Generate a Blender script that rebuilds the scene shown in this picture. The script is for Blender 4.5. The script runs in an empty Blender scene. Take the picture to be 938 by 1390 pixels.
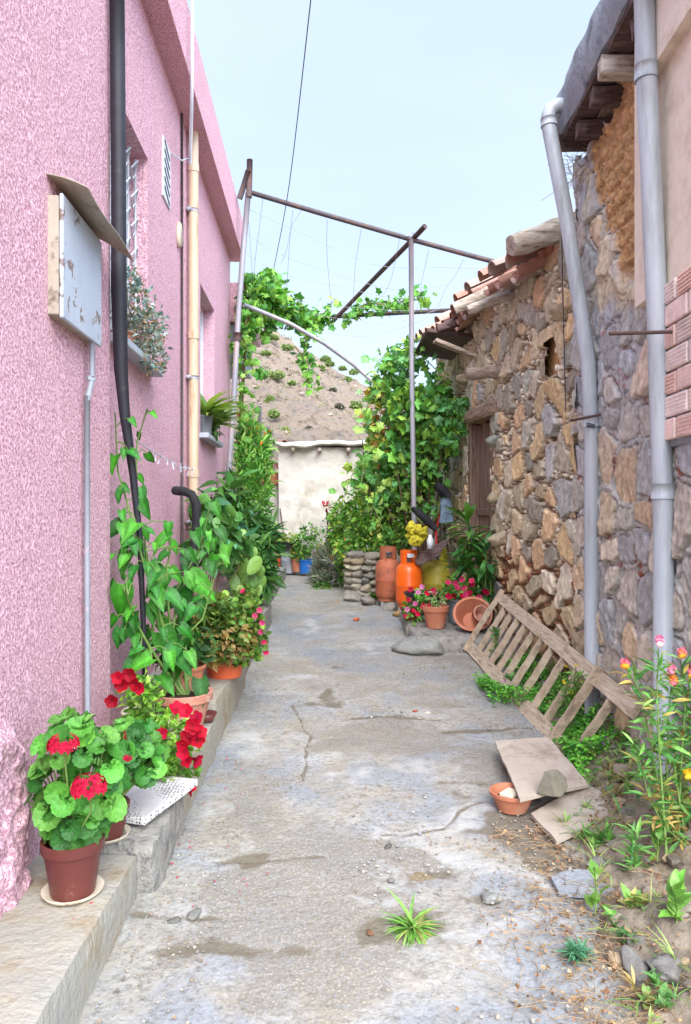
import bpy, math, random
import numpy as np
from mathutils import Vector, Matrix, Euler, noise as mnoise
R = math.radians
random.seed(7); rng = np.random.default_rng(11)
S = bpy.context.scene
COL = S.collection
EYE = 1.6
def P(px, py, Y):            # point at depth Y that lies on the sight line of a photo pixel
    return np.array([(px-469)/1000*Y, Y, EYE-(py-695)/1000*Y])
def G(y):                    # the lane climbs gently
    return 0.05*min(max(y, -8), 14)
def V(*a): return np.array(a, float)
def lin(h):
    if isinstance(h, str):
        h = h.lstrip('#'); c = [int(h[i:i+2], 16)/255 for i in (0, 2, 4)]
    else: c = [v/255 for v in h]
    return [v/12.92 if v <= .04045 else ((v+.055)/1.055)**2.4 for v in c]

# ---------------------------------------------------------------- materials
class NT:
    def __init__(s, name):
        s.m = bpy.data.materials.new(name); s.m.use_nodes = True
        s.t = s.m.node_tree; s.t.nodes.clear()
        s.out = s.n('ShaderNodeOutputMaterial'); s.tc = s.n('ShaderNodeTexCoord')
    def n(s, typ, **k):
        nd = s.t.nodes.new(typ)
        for a, b in k.items(): setattr(nd, a, b)
        return nd
    def l(s, a, b): s.t.links.new(a, b)
    def noise(s, scale, detail=6, rough=.6, vec=None, dist=0):
        nd = s.n('ShaderNodeTexNoise'); nd.inputs['Scale'].default_value = scale
        nd.inputs['Detail'].default_value = detail; nd.inputs['Roughness'].default_value = rough
        nd.inputs['Distortion'].default_value = dist
        s.l(vec if vec is not None else s.tc.outputs['Object'], nd.inputs['Vector']); return nd.outputs['Fac']
    def vor(s, scale, feature='F1', vec=None, out='Distance', rnd=1):
        nd = s.n('ShaderNodeTexVoronoi', feature=feature); nd.inputs['Scale'].default_value = scale
        nd.inputs['Randomness'].default_value = rnd
        s.l(vec if vec is not None else s.tc.outputs['Object'], nd.inputs['Vector']); return nd.outputs[out]
    def mapv(s, scale=(1, 1, 1), rot=(0, 0, 0), src=None):
        nd = s.n('ShaderNodeMapping'); nd.inputs['Scale'].default_value = scale; nd.inputs['Rotation'].default_value = rot
        s.l(src if src is not None else s.tc.outputs['Object'], nd.inputs['Vector']); return nd.outputs['Vector']
    def ramp(s, fac, stops):
        nd = s.n('ShaderNodeValToRGB'); e = nd.color_ramp.elements
        while len(e) < len(stops): e.new(.5)
        for i, (p, c) in enumerate(stops):
            e[i].position = p; e[i].color = (*c, 1) if len(c) == 3 else c
        s.l(fac, nd.inputs['Fac']); return nd.outputs['Color']
    def rng(s, fac, a, b, c=0, d=1):
        nd = s.n('ShaderNodeMapRange'); nd.clamp = True
        for i, v in enumerate((a, b, c, d)): nd.inputs[i+1].default_value = v
        s.l(fac, nd.inputs[0]); return nd.outputs[0]
    def mix(s, fac, a, b, mode='MIX'):
        nd = s.n('ShaderNodeMix', data_type='RGBA', blend_type=mode)
        for sock, v in ((nd.inputs[0], fac), (nd.inputs[6], a), (nd.inputs[7], b)):
            if isinstance(v, (int, float)): sock.default_value = v
            elif isinstance(v, (list, tuple)): sock.default_value = (*v[:3], 1)
            else: s.l(v, sock)
        return nd.outputs[2]
    def math(s, op, a, b=0.):
        nd = s.n('ShaderNodeMath', operation=op)
        for i, v in enumerate((a, b)):
            if isinstance(v, (int, float)): nd.inputs[i].default_value = v
            else: s.l(v, nd.inputs[i])
        return nd.outputs[0]
    def attr(s, name, out='Color'):
        nd = s.n('ShaderNodeAttribute', attribute_name=name); return nd.outputs[out]
    def bump(s, h, dist=.01, strength=1, prev=None):
        nd = s.n('ShaderNodeBump'); nd.inputs['Distance'].default_value = dist; nd.inputs['Strength'].default_value = strength
        s.l(h, nd.inputs['Height'])
        if prev is not None: s.l(prev, nd.inputs['Normal'])
        return nd.outputs['Normal']
    def done(s, col, rough=.8, bump=None, metal=0, spec=.4, transl=0, alpha=None):
        b = s.n('ShaderNodeBsdfPrincipled')
        for k, v in (('Base Color', col), ('Roughness', rough), ('Metallic', metal), ('Specular IOR Level', spec)):
            if isinstance(v, (int, float)): b.inputs[k].default_value = v
            elif isinstance(v, (list, tuple)): b.inputs[k].default_value = (*v[:3], 1)
            else: s.l(v, b.inputs[k])
        if bump is not None: s.l(bump, b.inputs['Normal'])
        sh = b.outputs[0]
        if transl:
            t = s.n('ShaderNodeBsdfTranslucent'); 
            if isinstance(col, (list, tuple)): t.inputs[0].default_value = (*col[:3], 1)
            else:
                c2 = s.mix(1., col, [1.15, 1.1, .55], 'MULTIPLY'); s.l(c2, t.inputs[0])
            mx = s.n('ShaderNodeMixShader'); mx.inputs[0].default_value = transl
            s.l(sh, mx.inputs[1]); s.l(t.outputs[0], mx.inputs[2]); sh = mx.outputs[0]
        s.l(sh, s.out.inputs['Surface']); return s.m

def simple(name, c1, c2, scale=8, rough=.8, bump=.003, bscale=60, metal=0, spec=.4, stain=None, stain_sc=3, stain_lo=.55, stain_hi=.65, stretch=(1, 1, 1)):
    t = NT(name); v = t.mapv(stretch)
    c = t.mix(t.rng(t.noise(scale, vec=v), .3, .7), lin(c1), lin(c2))
    if stain: c = t.mix(t.rng(t.noise(stain_sc, 8, .7, vec=v), stain_lo, stain_hi), c, lin(stain))
    b = t.bump(t.noise(bscale, 5, .65, vec=v), bump) if bump else None
    return t.done(c, rough, b, metal, spec)
def vcol(name, rough=.85, nscale=30, var=.35, bump=.004, bscale=60, spec=.3):
    t = NT(name); c = t.attr('Col')
    f = t.rng(t.noise(nscale, 6, .7), .25, .75, 1-var, 1+var)
    cc = t.n('ShaderNodeCombineColor'); [t.l(f, cc.inputs[i]) for i in range(3)]
    c = t.mix(1., c, cc.outputs[0], 'MULTIPLY')
    c = t.mix(t.rng(t.noise(nscale*.4, 4), .55, .75, 0, .35), c, lin('#8a7a5c'))
    return t.done(c, rough, t.bump(t.noise(bscale, 8, .75), bump), 0, spec)
def leafmat(name, rough=.45, transl=.28, spec=.4):
    t = NT(name); c = t.attr('Col')
    f = t.rng(t.noise(60, 3), .3, .7, .8, 1.2)
    cc = t.n('ShaderNodeCombineColor'); [t.l(f, cc.inputs[i]) for i in range(3)]
    return t.done(t.mix(1., c, cc.outputs[0], 'MULTIPLY'), rough, t.bump(t.math('ADD', t.noise(120, 2), t.math('MULTIPLY', t.noise(38, 3), 2.)), .003), 0, spec, transl)

# ---------------------------------------------------------------- mesh builder
def root_of(o):
    while o.parent: o = o.parent
    return o
class MB:
    def __init__(s): s.v = []; s.f = []; s.c = []; s.n = 0; s.fm = []
    def add(s, vs, fs, col=None, mi=0):
        vs = np.asarray(vs, float); s.v.append(vs)
        for f in fs: s.f.append(tuple(int(i)+s.n for i in f)); s.fm.append(mi)
        if col is None: col = (1, 1, 1)
        c = np.asarray(col, float)
        if c.ndim == 1: c = np.tile(c, (len(vs), 1))
        s.c.append(c); s.n += len(vs); return s
    def box(s, c, size, rot=(0, 0, 0), col=None, bev=.0, jit=0):
        x, y, z = [v/2 for v in size]; b = min(bev, x*.9, y*.9, z*.9)
        if b <= 0:
            vs = np.array([(i*x, j*y, k*z) for i in (-1, 1) for j in (-1, 1) for k in (-1, 1)])
            fs = [(0, 1, 3, 2), (4, 6, 7, 5), (0, 4, 5, 1), (2, 3, 7, 6), (0, 2, 6, 4), (1, 5, 7, 3)]
        else:
            vs = []; idx = {}
            for i in (-1, 1):
                for j in (-1, 1):
                    for k in (-1, 1):
                        for a, p in enumerate(((x, y-b, z-b), (x-b, y, z-b), (x-b, y-b, z))):
                            idx[i, j, k, a] = len(vs); vs.append((i*p[0], j*p[1], k*p[2]))
            vs = np.array(vs); fs = []
            q = [(-1, -1), (1, -1), (1, 1), (-1, 1)]
            for sg in (-1, 1):
                o = 1 if sg > 0 else -1
                fs += [tuple(idx[sg, a, c2, 0] for a, c2 in q)[::o], tuple(idx[a, sg, c2, 1] for a, c2 in q)[::-o], tuple(idx[a, c2, sg, 2] for a, c2 in q)[::o]]
            for a in (-1, 1):
                for c2 in (-1, 1):
                    fs.append((idx[a, c2, -1, 0], idx[a, c2, 1, 0], idx[a, c2, 1, 1], idx[a, c2, -1, 1]))
                    fs.append((idx[a, -1, c2, 0], idx[a, 1, c2, 0], idx[a, 1, c2, 2], idx[a, -1, c2, 2]))
                    fs.append((idx[-1, a, c2, 1], idx[1, a, c2, 1], idx[1, a, c2, 2], idx[-1, a, c2, 2]))
                    for k in (-1, 1): fs.append(tuple(idx[a, c2, k, t] for t in (0, 1, 2)))
        if jit: vs = vs+rng.normal(0, jit, vs.shape)
        M = np.array(Euler(rot).to_matrix()); return s.add(vs@M.T+np.asarray(c, float), fs, col)
    def tube(s, pts, r, seg=8, caps=True, col=None, squash=None):
        pts = [Vector(p) for p in pts]; n = len(pts)
        rs = r if hasattr(r, '__len__') else [r]*n
        vs = []; up = None
        for i, p in enumerate(pts):
            d = (pts[min(i+1, n-1)]-pts[max(i-1, 0)]).normalized()
            if up is None: up = Vector((0, 0, 1)) if abs(d.z) < .9 else Vector((1, 0, 0))
            a = d.cross(up)
            if a.length < 1e-4: a = d.cross(Vector((0, 1, 0)))
            a.normalize(); b = a.cross(d).normalized(); up = b
            for k in range(seg):
                t = 2*math.pi*k/seg; vs.append(p+a*math.cos(t)*rs[i]+b*math.sin(t)*rs[i])
        fs = [(i*seg+k, i*seg+(k+1) % seg, (i+1)*seg+(k+1) % seg, (i+1)*seg+k) for i in range(n-1) for k in range(seg)]
        if caps: fs += [tuple(range(seg)), tuple(range((n-1)*seg, n*seg))[::-1]]
        return s.add(np.array(vs), fs, col)
    def lathe(s, prof, c=(0, 0, 0), seg=28, rot=None, col=None, sx=1, sy=1, wob=0):
        vs = []; n = len(prof)
        for r, z in prof:
            for k in range(seg):
                t = 2*math.pi*k/seg; w = 1+wob*math.sin(3*t+1)
                vs.append((r*math.cos(t)*sx*w, r*math.sin(t)*sy*w, z))
        fs = [(i*seg+k, i*seg+(k+1) % seg, (i+1)*seg+(k+1) % seg, (i+1)*seg+k) for i in range(n-1) for k in range(seg)]
        fs += [tuple(range(seg))[::-1], tuple(range((n-1)*seg, n*seg))]
        vs = np.array(vs)
        if rot is not None: vs = vs@np.array(Euler(rot).to_matrix()).T
        return s.add(vs+np.asarray(c, float), fs, col)
    def rock(s, c, size, col=None, sub=2, rough=.25, facet=True, rot=None, seed=None):
        vs, fs = ICO[sub]
        sd = random.random()*100 if seed is None else seed
        out = []
        for v in vs:
            n = mnoise.noise(Vector(v)*1.1+Vector((sd, sd*2, 0)))*rough*1.6+mnoise.noise(Vector(v)*2.7+Vector((sd, 0, sd)))*rough*.7
            out.append(np.array(v)*(1+n))
        out = np.array(out)
        if facet:      # cut a few flat planes
            r2 = np.random.default_rng(int(sd*1000))
            for _ in range(6):
                d = r2.normal(size=3); d /= np.linalg.norm(d); h = out@d; k = h > .72
                out[k] -= np.outer(h[k]-.72, d)*.85
        out = out*np.array(size)/2
        M = np.array(Euler(rot if rot is not None else (random.uniform(-.3, .3), random.uniform(-.3, .3), random.uniform(0, 6))).to_matrix())
        return s.add(out@M.T+np.asarray(c, float), fs, col)
    def prism(s, poly, h, M=None, col=None):   # poly 2D list -> extruded in z by h
        n = len(poly); vs = np.array([(x, y, 0) for x, y in poly]+[(x, y, h) for x, y in poly], float)
        fs = [tuple(range(n))[::-1], tuple(range(n, 2*n))]+[(i, (i+1) % n, (i+1) % n+n, i+n) for i in range(n)]
        if M is not None: vs = vs@np.array(M.to_3x3()).T+np.array(M.translation)
        return s.add(vs, fs, col)
    def leaves(s, tmpl, pos, d, nrm, size, tint):
        tv, tf = tmpl[:2]; N = len(pos)
        if N == 0: return s
        d = d/np.maximum(np.linalg.norm(d, axis=1, keepdims=True), 1e-6)
        X = np.cross(d, nrm); X /= np.maximum(np.linalg.norm(X, axis=1, keepdims=True), 1e-6); Z = np.cross(X, d)
        size = np.broadcast_to(size, (N,)).reshape(N, 1, 1)
        vs = pos[:, None, :]+size*(tv[None, :, 0:1]*X[:, None]+tv[None, :, 1:2]*d[:, None]+tv[None, :, 2:3]*Z[:, None])
        k = len(tv); base = s.n
        s.v.append(vs.reshape(-1, 3))
        cc = np.repeat(np.asarray(tint, float), k, axis=0) if np.ndim(tint) > 1 else np.tile(tint, (N*k, 1))
        if len(tmpl) > 2: cc = cc*np.tile(tmpl[2], N)[:, None]
        s.c.append(cc)
        for i in range(N):
            o = base+i*k
            for f in tf: s.f.append(tuple(j+o for j in f)); s.fm.append(0)
        s.n += N*k; return s
    def build(s, name, mat, parent=None, smooth=True, origin=None, auto=None):
        v = np.concatenate(s.v); c = np.concatenate(s.c)
        if parent is None:
            o0 = np.array([(v[:, 0].min()+v[:, 0].max())/2, (v[:, 1].min()+v[:, 1].max())/2, v[:, 2].min()]) if origin is None else np.asarray(origin, float)
            off = o0
        else:
            off = np.array(root_of(parent).location); o0 = (0, 0, 0)
        me = bpy.data.meshes.new(name)
        me.vertices.add(len(v)); me.vertices.foreach_set('co', (v-off).astype(np.float32).ravel())
        ln = np.array([len(f) for f in s.f], np.int32); st = np.concatenate([[0], np.cumsum(ln)[:-1]]).astype(np.int32)
        me.loops.add(int(ln.sum())); me.loops.foreach_set('vertex_index', np.array([i for f in s.f for i in f], np.int32))
        me.polygons.add(len(s.f)); me.polygons.foreach_set('loop_start', st)
        me.update(calc_edges=True)
        me.polygons.foreach_set('use_smooth', [bool(smooth)]*len(s.f))
        if isinstance(mat, (list, tuple)):
            for m in mat: me.materials.append(m)
            me.polygons.foreach_set('material_index', s.fm)
        else: me.materials.append(mat)
        a = me.color_attributes.new('Col', 'FLOAT_COLOR', 'POINT')
        a.data.foreach_set('color', np.concatenate([c, np.ones((len(c), 1))], 1).astype(np.float32).ravel())
        if smooth and auto: me.set_sharp_from_angle(angle=R(auto))
        me.validate()
        o = bpy.data.objects.new(name, me); COL.objects.link(o); o.location = o0
        if parent: o.parent = parent
        return o
def mkico():
    t = (1+5**.5)/2
    v = [(-1, t, 0), (1, t, 0), (-1, -t, 0), (1, -t, 0), (0, -1, t), (0, 1, t), (0, -1, -t), (0, 1, -t), (t, 0, -1), (t, 0, 1), (-t, 0, -1), (-t, 0, 1)]
    v = [tuple(np.array(a)/np.linalg.norm(a)) for a in v]
    f = [(0, 11, 5), (0, 5, 1), (0, 1, 7), (0, 7, 10), (0, 10, 11), (1, 5, 9), (5, 11, 4), (11, 10, 2), (10, 7, 6), (7, 1, 8), (3, 9, 4), (3, 4, 2), (3, 2, 6), (3, 6, 8), (3, 8, 9), (4, 9, 5), (2, 4, 11), (6, 2, 10), (8, 6, 7), (9, 8, 1)]
    out = [(v, f)]
    for _ in range(3):
        v = list(v); cache = {}; nf = []
        def mid(a, b):
            k = (min(a, b), max(a, b))
            if k not in cache:
                m = np.array(v[a])+np.array(v[b]); v.append(tuple(m/np.linalg.norm(m))); cache[k] = len(v)-1
            return cache[k]
        for a, b, c in f:
            x, y, z = mid(a, b), mid(b, c), mid(c, a); nf += [(a, x, z), (b, y, x), (c, z, y), (x, y, z)]
        f = nf; out.append((v, f))
    return out
ICO = mkico()

def tag(o, label=None, cat=None, group=None, kind=None):
    if label: o['label'] = label
    if cat: o['category'] = cat
    if group: o['group'] = group
    if kind: o['kind'] = kind
    return o
def thing(name, loc, label, cat, group=None):
    o = bpy.data.objects.new(name, None); COL.objects.link(o); o.location = loc; o.empty_display_size = .1
    return tag(o, label, cat, group)
def copy_tree(o, parent=None):
    c = o.copy(); COL.objects.link(c)
    if parent: c.parent = parent
    for ch in list(o.children): copy_tree(ch, c)
    return c

# ---------------------------------------------------------------- leaf shapes (base at 0, tip at +Y, length 1)
GAIN = .92
def blade(w=.5, fold=.18, droop=.25, n=4, peak=.4, wave=0):
    vs = []; fs = []
    for i in range(n+1):
        t = i/n
        hw = w/2*(math.sin(math.pi*t**(math.log(.5)/math.log(peak))) if 0 < t < 1 else .02)
        z = -droop*t*t+.0
        for sx in (-1, 0, 1): vs.append((sx*hw, t, z+(abs(sx)*fold*hw*2)+(wave*math.sin(i*2.3+sx) if sx else 0)))
    for i in range(n):
        a = i*3; fs += [(a, a+1, a+4, a+3), (a+1, a+2, a+5, a+4)]
    return np.array(vs), fs
def heart(w=.68, fold=.3, droop=.5, n=7):
    vs = []; fs = []; cf = []
    for i in range(n+1):
        t = i/n; hw = w/2*(math.sin(math.pi*min(1, t*.92+.08)**.62))**.9 if t < 1 else .01
        z = -droop*t*t
        yb = t-(.13*(1-t)**3)
        vs += [(-hw, yb, z+fold*hw*1.2-.06*math.sin(t*9)*hw), (-hw*.5, t, z+fold*hw*.75), (0, t, z), (hw*.5, t, z+fold*hw*.75), (hw, yb, z+fold*hw*1.2+.12*math.cos(t*11)*hw)]; cf += [.85, 1., 1.5, .95, .8]
    for i in range(n):
        for k in range(4):
            a = i*5+k; fs.append((a, a+1, a+6, a+5))
    return np.array(vs), fs, np.array(cf)
def fan(radii, cup=.12, y0=.45, z=None, ruffle=.04):
    n = len(radii); vs = [(0, y0*.25, -.02)]
    for ring, q in ((1, .5), (2, 1)):
        for i, r in enumerate(radii):
            t = -math.pi/2+2*math.pi*(i)/n
            vs.append((math.cos(t)*r*.5*q, y0+math.sin(t)*r*.5*q, cup*q*q*(r)+ruffle*math.cos(i*2.6)*q))
    fs = []
    for i in range(n):
        j = (i+1) % n
        fs += [(0, 1+i, 1+j), (1+i, 1+n+i, 1+n+j, 1+j)]
    return np.array(vs), fs, np.array([1.25]+[1.0]*n+[.9]*n)
L_VINE = fan([.25, .75, .95, .62, .98, .72, .7, 1.1, .7, .72, .98, .62, .95, .75], cup=-.12)
L_GERA = fan([.25, .8, .98, .93, 1.0, .95, 1.04, .96, 1.05, .97, 1.06, .98, 1.07, .98, 1.06, .97, 1.05, .96, 1.04, .95, 1.0, .93, .98, .8], cup=.13, ruffle=.03)
L_ROUND = fan([.8, .95, 1, 1, 1, .95, 1, .9], cup=.1)
L_OV = blade(.55, .2, .25, 4)
L_OV2 = blade(.6, .2, .2, 2)
L_HEART = heart()
L_LANCE = blade(.2, .2, .25, 5, .45)
L_LONG = blade(.16, .25, .7, 7, .4)
L_GRASS = blade(.05, .2, .6, 5, .3)
L_CHIP = blade(.9, .1, .05, 2, .5)
L_NEEDLE = blade(.16, .1, .1, 1, .45)
L_NEEDLE = (np.array([(-.06, .0, 0), (.06, 0, 0), (.09, .5, .02), (0, 1, 0), (-.09, .5, .02)]), [(0, 1, 2, 3, 4)])

def palette(N, cols, var=.18):
    c = np.array([lin(x) for x in cols])*GAIN; t = c[rng.integers(0, len(c), N)]
    return np.clip(t*(1+rng.normal(0, var, (N, 1)))*(1+rng.normal(0, .05, (N, 3))), .004, 1)
def blobs_pts(blobs, N, shell=.45):
    w = np.array([b[1][0]*b[1][1]*b[1][2] for b in blobs])**.7; w /= w.sum()
    k = rng.choice(len(blobs), N, p=w)
    C = np.array([b[0] for b in blobs])[k]; Rr = np.array([b[1] for b in blobs])[k]
    d = rng.normal(size=(N, 3)); d /= np.linalg.norm(d, axis=1, keepdims=True)
    r = shell+(1-shell)*rng.random((N, 1))**.7
    r *= 1+rng.normal(0, .1, (N, 1))
    return C+d*r*Rr, d
def foliage(mb, blobs, N, tmpl, size, cols, droop=.3, up=.5, sv=.3, shell=.45, var=.2, lum=True):
    p, d = blobs_pts(blobs, N, shell)
    a = d*.7+rng.normal(0, .55, (N, 3)); a[:, 2] -= droop
    n = rng.normal(0, .45, (N, 3))+d*.4; n[:, 2] += up
    t = palette(N, cols, var)
    if lum:   # clumps of lighter and darker leaves
        cl = np.array([mnoise.noise(Vector(q)*6) for q in p]); t = t*(1+.55*cl[:, None])
    mb.leaves(tmpl, p, a, n, size*(1+rng.normal(0, sv, N)).clip(.4, 1.8), t); return p
def twigs(mb, base, blobs, n, r=.006, col=None, spread=.02):
    p, _ = blobs_pts(blobs, n, .2)
    for q in p:
        b = np.array(base)+rng.normal(0, spread, 3)*[1, 1, 0]
        m = (b+q)/2+rng.normal(0, .04, 3)*[1, 1, .3]; m[2] = max(m[2], b[2])
        pts = [b, (b+m)/2+rng.normal(0, .01, 3), m, (m+q)/2+rng.normal(0, .015, 3), q]
        mb.tube(pts, [r, r*.85, r*.7, r*.5, r*.25], 5, col=col)
# ---------------------------------------------------------------- world, sun, camera
W = bpy.data.worlds.new("World"); S.world = W; W.use_nodes = True
nt = W.node_tree; nt.nodes.clear()
wo = nt.nodes.new('ShaderNodeOutputWorld'); bg = nt.nodes.new('ShaderNodeBackground'); sky = nt.nodes.new('ShaderNodeTexSky')
sky.sky_type = 'NISHITA'; sky.sun_disc = False; sky.sun_elevation = R(42); sky.sun_rotation = R(168)
sky.air_density = 1.2; sky.dust_density = 2.5; sky.ozone_density = 1.5
tcw = nt.nodes.new('ShaderNodeTexCoord'); mp = nt.nodes.new('ShaderNodeMapping'); mp.inputs['Scale'].default_value = (1, 1, 3)
nz = nt.nodes.new('ShaderNodeTexNoise'); nz.inputs['Scale'].default_value = 1.3; nz.inputs['Detail'].default_value = 4
mr = nt.nodes.new('ShaderNodeMapRange'); mr.inputs[1].default_value = .3; mr.inputs[2].default_value = .75; mr.inputs[3].default_value = .62; mr.inputs[4].default_value = .85
mx = nt.nodes.new('ShaderNodeMix'); mx.data_type = 'RGBA'; mx.inputs[7].default_value = (5.4, 6.5, 8.5, 1)   # thin bright veil of cloud
nt.links.new(tcw.outputs['Generated'], mp.inputs['Vector']); nt.links.new(mp.outputs[0], nz.inputs['Vector'])
nt.links.new(nz.outputs['Fac'], mr.inputs[0]); nt.links.new(mr.outputs[0], mx.inputs[0]); nt.links.new(sky.outputs[0], mx.inputs[6])
# broad soft sky glow added behind the camera to brighten the walls
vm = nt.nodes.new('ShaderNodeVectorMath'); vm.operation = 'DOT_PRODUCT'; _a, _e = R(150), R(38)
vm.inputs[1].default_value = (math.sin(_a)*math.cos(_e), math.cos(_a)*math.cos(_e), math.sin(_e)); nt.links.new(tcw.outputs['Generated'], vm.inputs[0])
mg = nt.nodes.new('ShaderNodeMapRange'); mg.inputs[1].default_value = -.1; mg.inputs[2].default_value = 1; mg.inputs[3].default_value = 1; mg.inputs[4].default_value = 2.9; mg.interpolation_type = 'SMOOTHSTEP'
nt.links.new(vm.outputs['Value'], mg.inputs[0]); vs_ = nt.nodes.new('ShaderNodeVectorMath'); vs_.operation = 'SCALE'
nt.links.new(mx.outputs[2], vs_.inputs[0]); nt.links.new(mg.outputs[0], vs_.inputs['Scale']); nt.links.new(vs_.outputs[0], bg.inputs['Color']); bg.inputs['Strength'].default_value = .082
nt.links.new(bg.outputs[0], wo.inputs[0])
sl = bpy.data.lights.new('sun', 'SUN'); sl.energy = 2.7; sl.angle = R(50); sl.color = (1, .97, .93)
so = bpy.data.objects.new('sun', sl); COL.objects.link(so)
az = R(168); el = R(42)       # behind the camera, to the right
dirv = Vector((math.sin(az)*math.cos(el), math.cos(az)*math.cos(el), math.sin(el)))
so.rotation_euler = dirv.to_track_quat('Z', 'Y').to_euler()
cd = bpy.data.cameras.new('camera'); co = bpy.data.objects.new('camera', cd); COL.objects.link(co); S.camera = co
cd.sensor_fit = 'VERTICAL'; cd.sensor_height = 36; cd.lens = 36*1000/1390; cd.clip_end = 2000; cd.clip_start = .05
co.location = (0, 0, EYE); co.rotation_euler = (R(90), 0, 0)
S.view_settings.view_transform = 'Standard'; S.view_settings.look = 'None'; S.view_settings.exposure = 1.14; S.view_settings.gamma = 1

# ---------------------------------------------------------------- materials
def stucco():
    t = NT('pink_stucco')
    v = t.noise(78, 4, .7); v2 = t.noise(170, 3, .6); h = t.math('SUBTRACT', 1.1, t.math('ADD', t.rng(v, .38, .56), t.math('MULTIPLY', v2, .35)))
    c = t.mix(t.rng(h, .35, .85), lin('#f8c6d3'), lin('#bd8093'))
    c = t.mix(t.rng(t.noise(1.7, 5, .6), .35, .75, 0, .4), c, lin('#e8bcc0'))
    c = t.mix(t.rng(t.noise(2.3, 6, .7, vec=t.mapv((2.5, 2.5, .35))), .56, .8, 0, .4), c, lin('#c89c98'))
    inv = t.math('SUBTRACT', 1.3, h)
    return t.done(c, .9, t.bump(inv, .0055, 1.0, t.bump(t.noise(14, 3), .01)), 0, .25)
M = {}
M['stucco'] = stucco()
t = NT('lumpy_pink_render'); h = t.noise(22, 9, .75)
c = t.mix(t.rng(h, .35, .65), lin('#c38f9c'), lin('#e9bfc6'))
c = t.mix(t.rng(t.noise(3, 5), .5, .7, 0, .5), c, lin('#d8b9ac'))
M['lumpy'] = t.done(c, .9, t.bump(h, .03, 1), 0, .2)
M['black_pipe'] = simple('black_painted_pipe', '#1d1d24', '#2a2a32', 12, .5, .002, 200, stain='#57504c', stain_sc=8, stain_lo=.6, stain_hi=.75)
M['foam'] = simple('black_foam_lagging', '#17171a', '#26262a', 20, .75, .003, 150)
M['cream_pipe'] = simple('cream_pipe', '#c4ad90', '#d3c0a5', 6, .45, .001, 60, stain='#b3916f', stain_sc=5, stretch=(3, 3, .5))
M['grey_pvc'] = simple('grey_pvc', '#9fa5aa', '#adb2b7', 5, .42, .0015, 25, stain='#858684', stain_sc=6, stain_lo=.5, stain_hi=.75, stretch=(2, 2, .3))
M['grey_conduit'] = simple('grey_conduit', '#868c94', '#969ba3', 8, .5, .001, 60, stain='#c8a3ab', stain_sc=14, stain_lo=.6, stain_hi=.7)
M['white_conduit'] = simple('white_conduit', '#d5d8de', '#c2c8d2', 6, .5, .001, 50)
M['box_paint'] = simple('chipped_white_paint', '#a9b2bf', '#b9c0ca', 5, .45, .002, 90, stain='#7a675c', stain_sc=8, stain_lo=.59, stain_hi=.61)
M['hood'] = simple('weathered_tin', '#9c907f', '#b0a695', 5, .55, .003, 40, stain='#5e4c3d', stain_sc=11, stain_lo=.55, stain_hi=.7)
M['white_frame'] = simple('white_window_paint', '#dfe2e6', '#cfd3d8', 9, .4, .001, 80, stain='#9a7f68', stain_sc=30, stain_lo=.7, stain_hi=.73)
M['glass'] = simple('dark_window_glass', '#8fa0ac', '#b7c4cc', 2, .08, 0, 10, spec=.8)
M['sill'] = simple('pale_marble', '#a4adb8', '#b8bec6', 7, .5, .001, 60, stain='#a5a09a', stain_sc=6)
M['terrac'] = simple('terracotta', '#a8664a', '#bb7a5e', 7, .75, .002, 90, stain='#a98c78', stain_sc=5, stain_lo=.55, stain_hi=.75)
M['terrac_dark'] = simple('brown_glazed_plastic', '#5a2d29', '#683630', 6, .38, .001, 60, stain='#a38a78', stain_sc=4, stain_lo=.6, stain_hi=.85)
M['terrac_pale'] = simple('pale_terracotta', '#a8705c', '#bb8a76', 7, .8, .003, 90, stain='#c9b8a8', stain_sc=5)
M['orange_pot'] = simple('orange_plastic', '#c9532c', '#d2643b', 7, .5, .001, 90)
M['black_plastic'] = simple('black_plastic', '#1f2124', '#2c2e33', 7, .45, .001, 70, stain='#4c4a48', stain_sc=6)
M['grey_pot'] = simple('grey_plastic', '#6b6f75', '#7d8087', 7, .55, .001, 70, stain='#94908a', stain_sc=6)
M['cream_pot'] = simple('cream_plastic', '#d6cbb6', '#c4b79f', 7, .55, .001, 70, stain='#8d7d68', stain_sc=6)
M['soil'] = simple('potting_soil', '#2e2219', '#453426', 40, .95, .01, 90)
M['stem'] = simple('green_stem', '#5d7a38', '#74924a', 20, .6, .001, 90)
M['woody'] = simple('woody_stem', '#6a5440', '#85705a', 30, .85, .003, 120)
M['leaf'] = leafmat('leaf'); M['petal'] = leafmat('petal', .6, .35, .2)
M['leaf_gloss'] = leafmat('glossy_leaf', .3, .2, .5)
M['rust'] = simple('rusty_steel', '#4a3633', '#624840', 18, .75, .003, 120, stain='#3c3638', stain_sc=9, stain_lo=.45, stain_hi=.6)
M['dark_steel'] = simple('old_dark_steel', '#40373a', '#4d4548', 12, .6, .002, 100, stain='#63483f', stain_sc=10, stain_lo=.5, stain_hi=.65)
M['galv'] = simple('galvanised_pipe', '#8e8e96', '#a5a4aa', 8, .5, .001, 80, stain='#b39f97', stain_sc=8, stain_lo=.5, stain_hi=.7, metal=.2, stretch=(1, 1, .3))
M['wire'] = simple('wire', '#9a9ea6', '#abb0b8', 8, .5, 0, 80, metal=.3)
M['cable'] = simple('black_cable', '#2b2c33', '#3b3c44', 8, .5, 0, 80)
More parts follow.
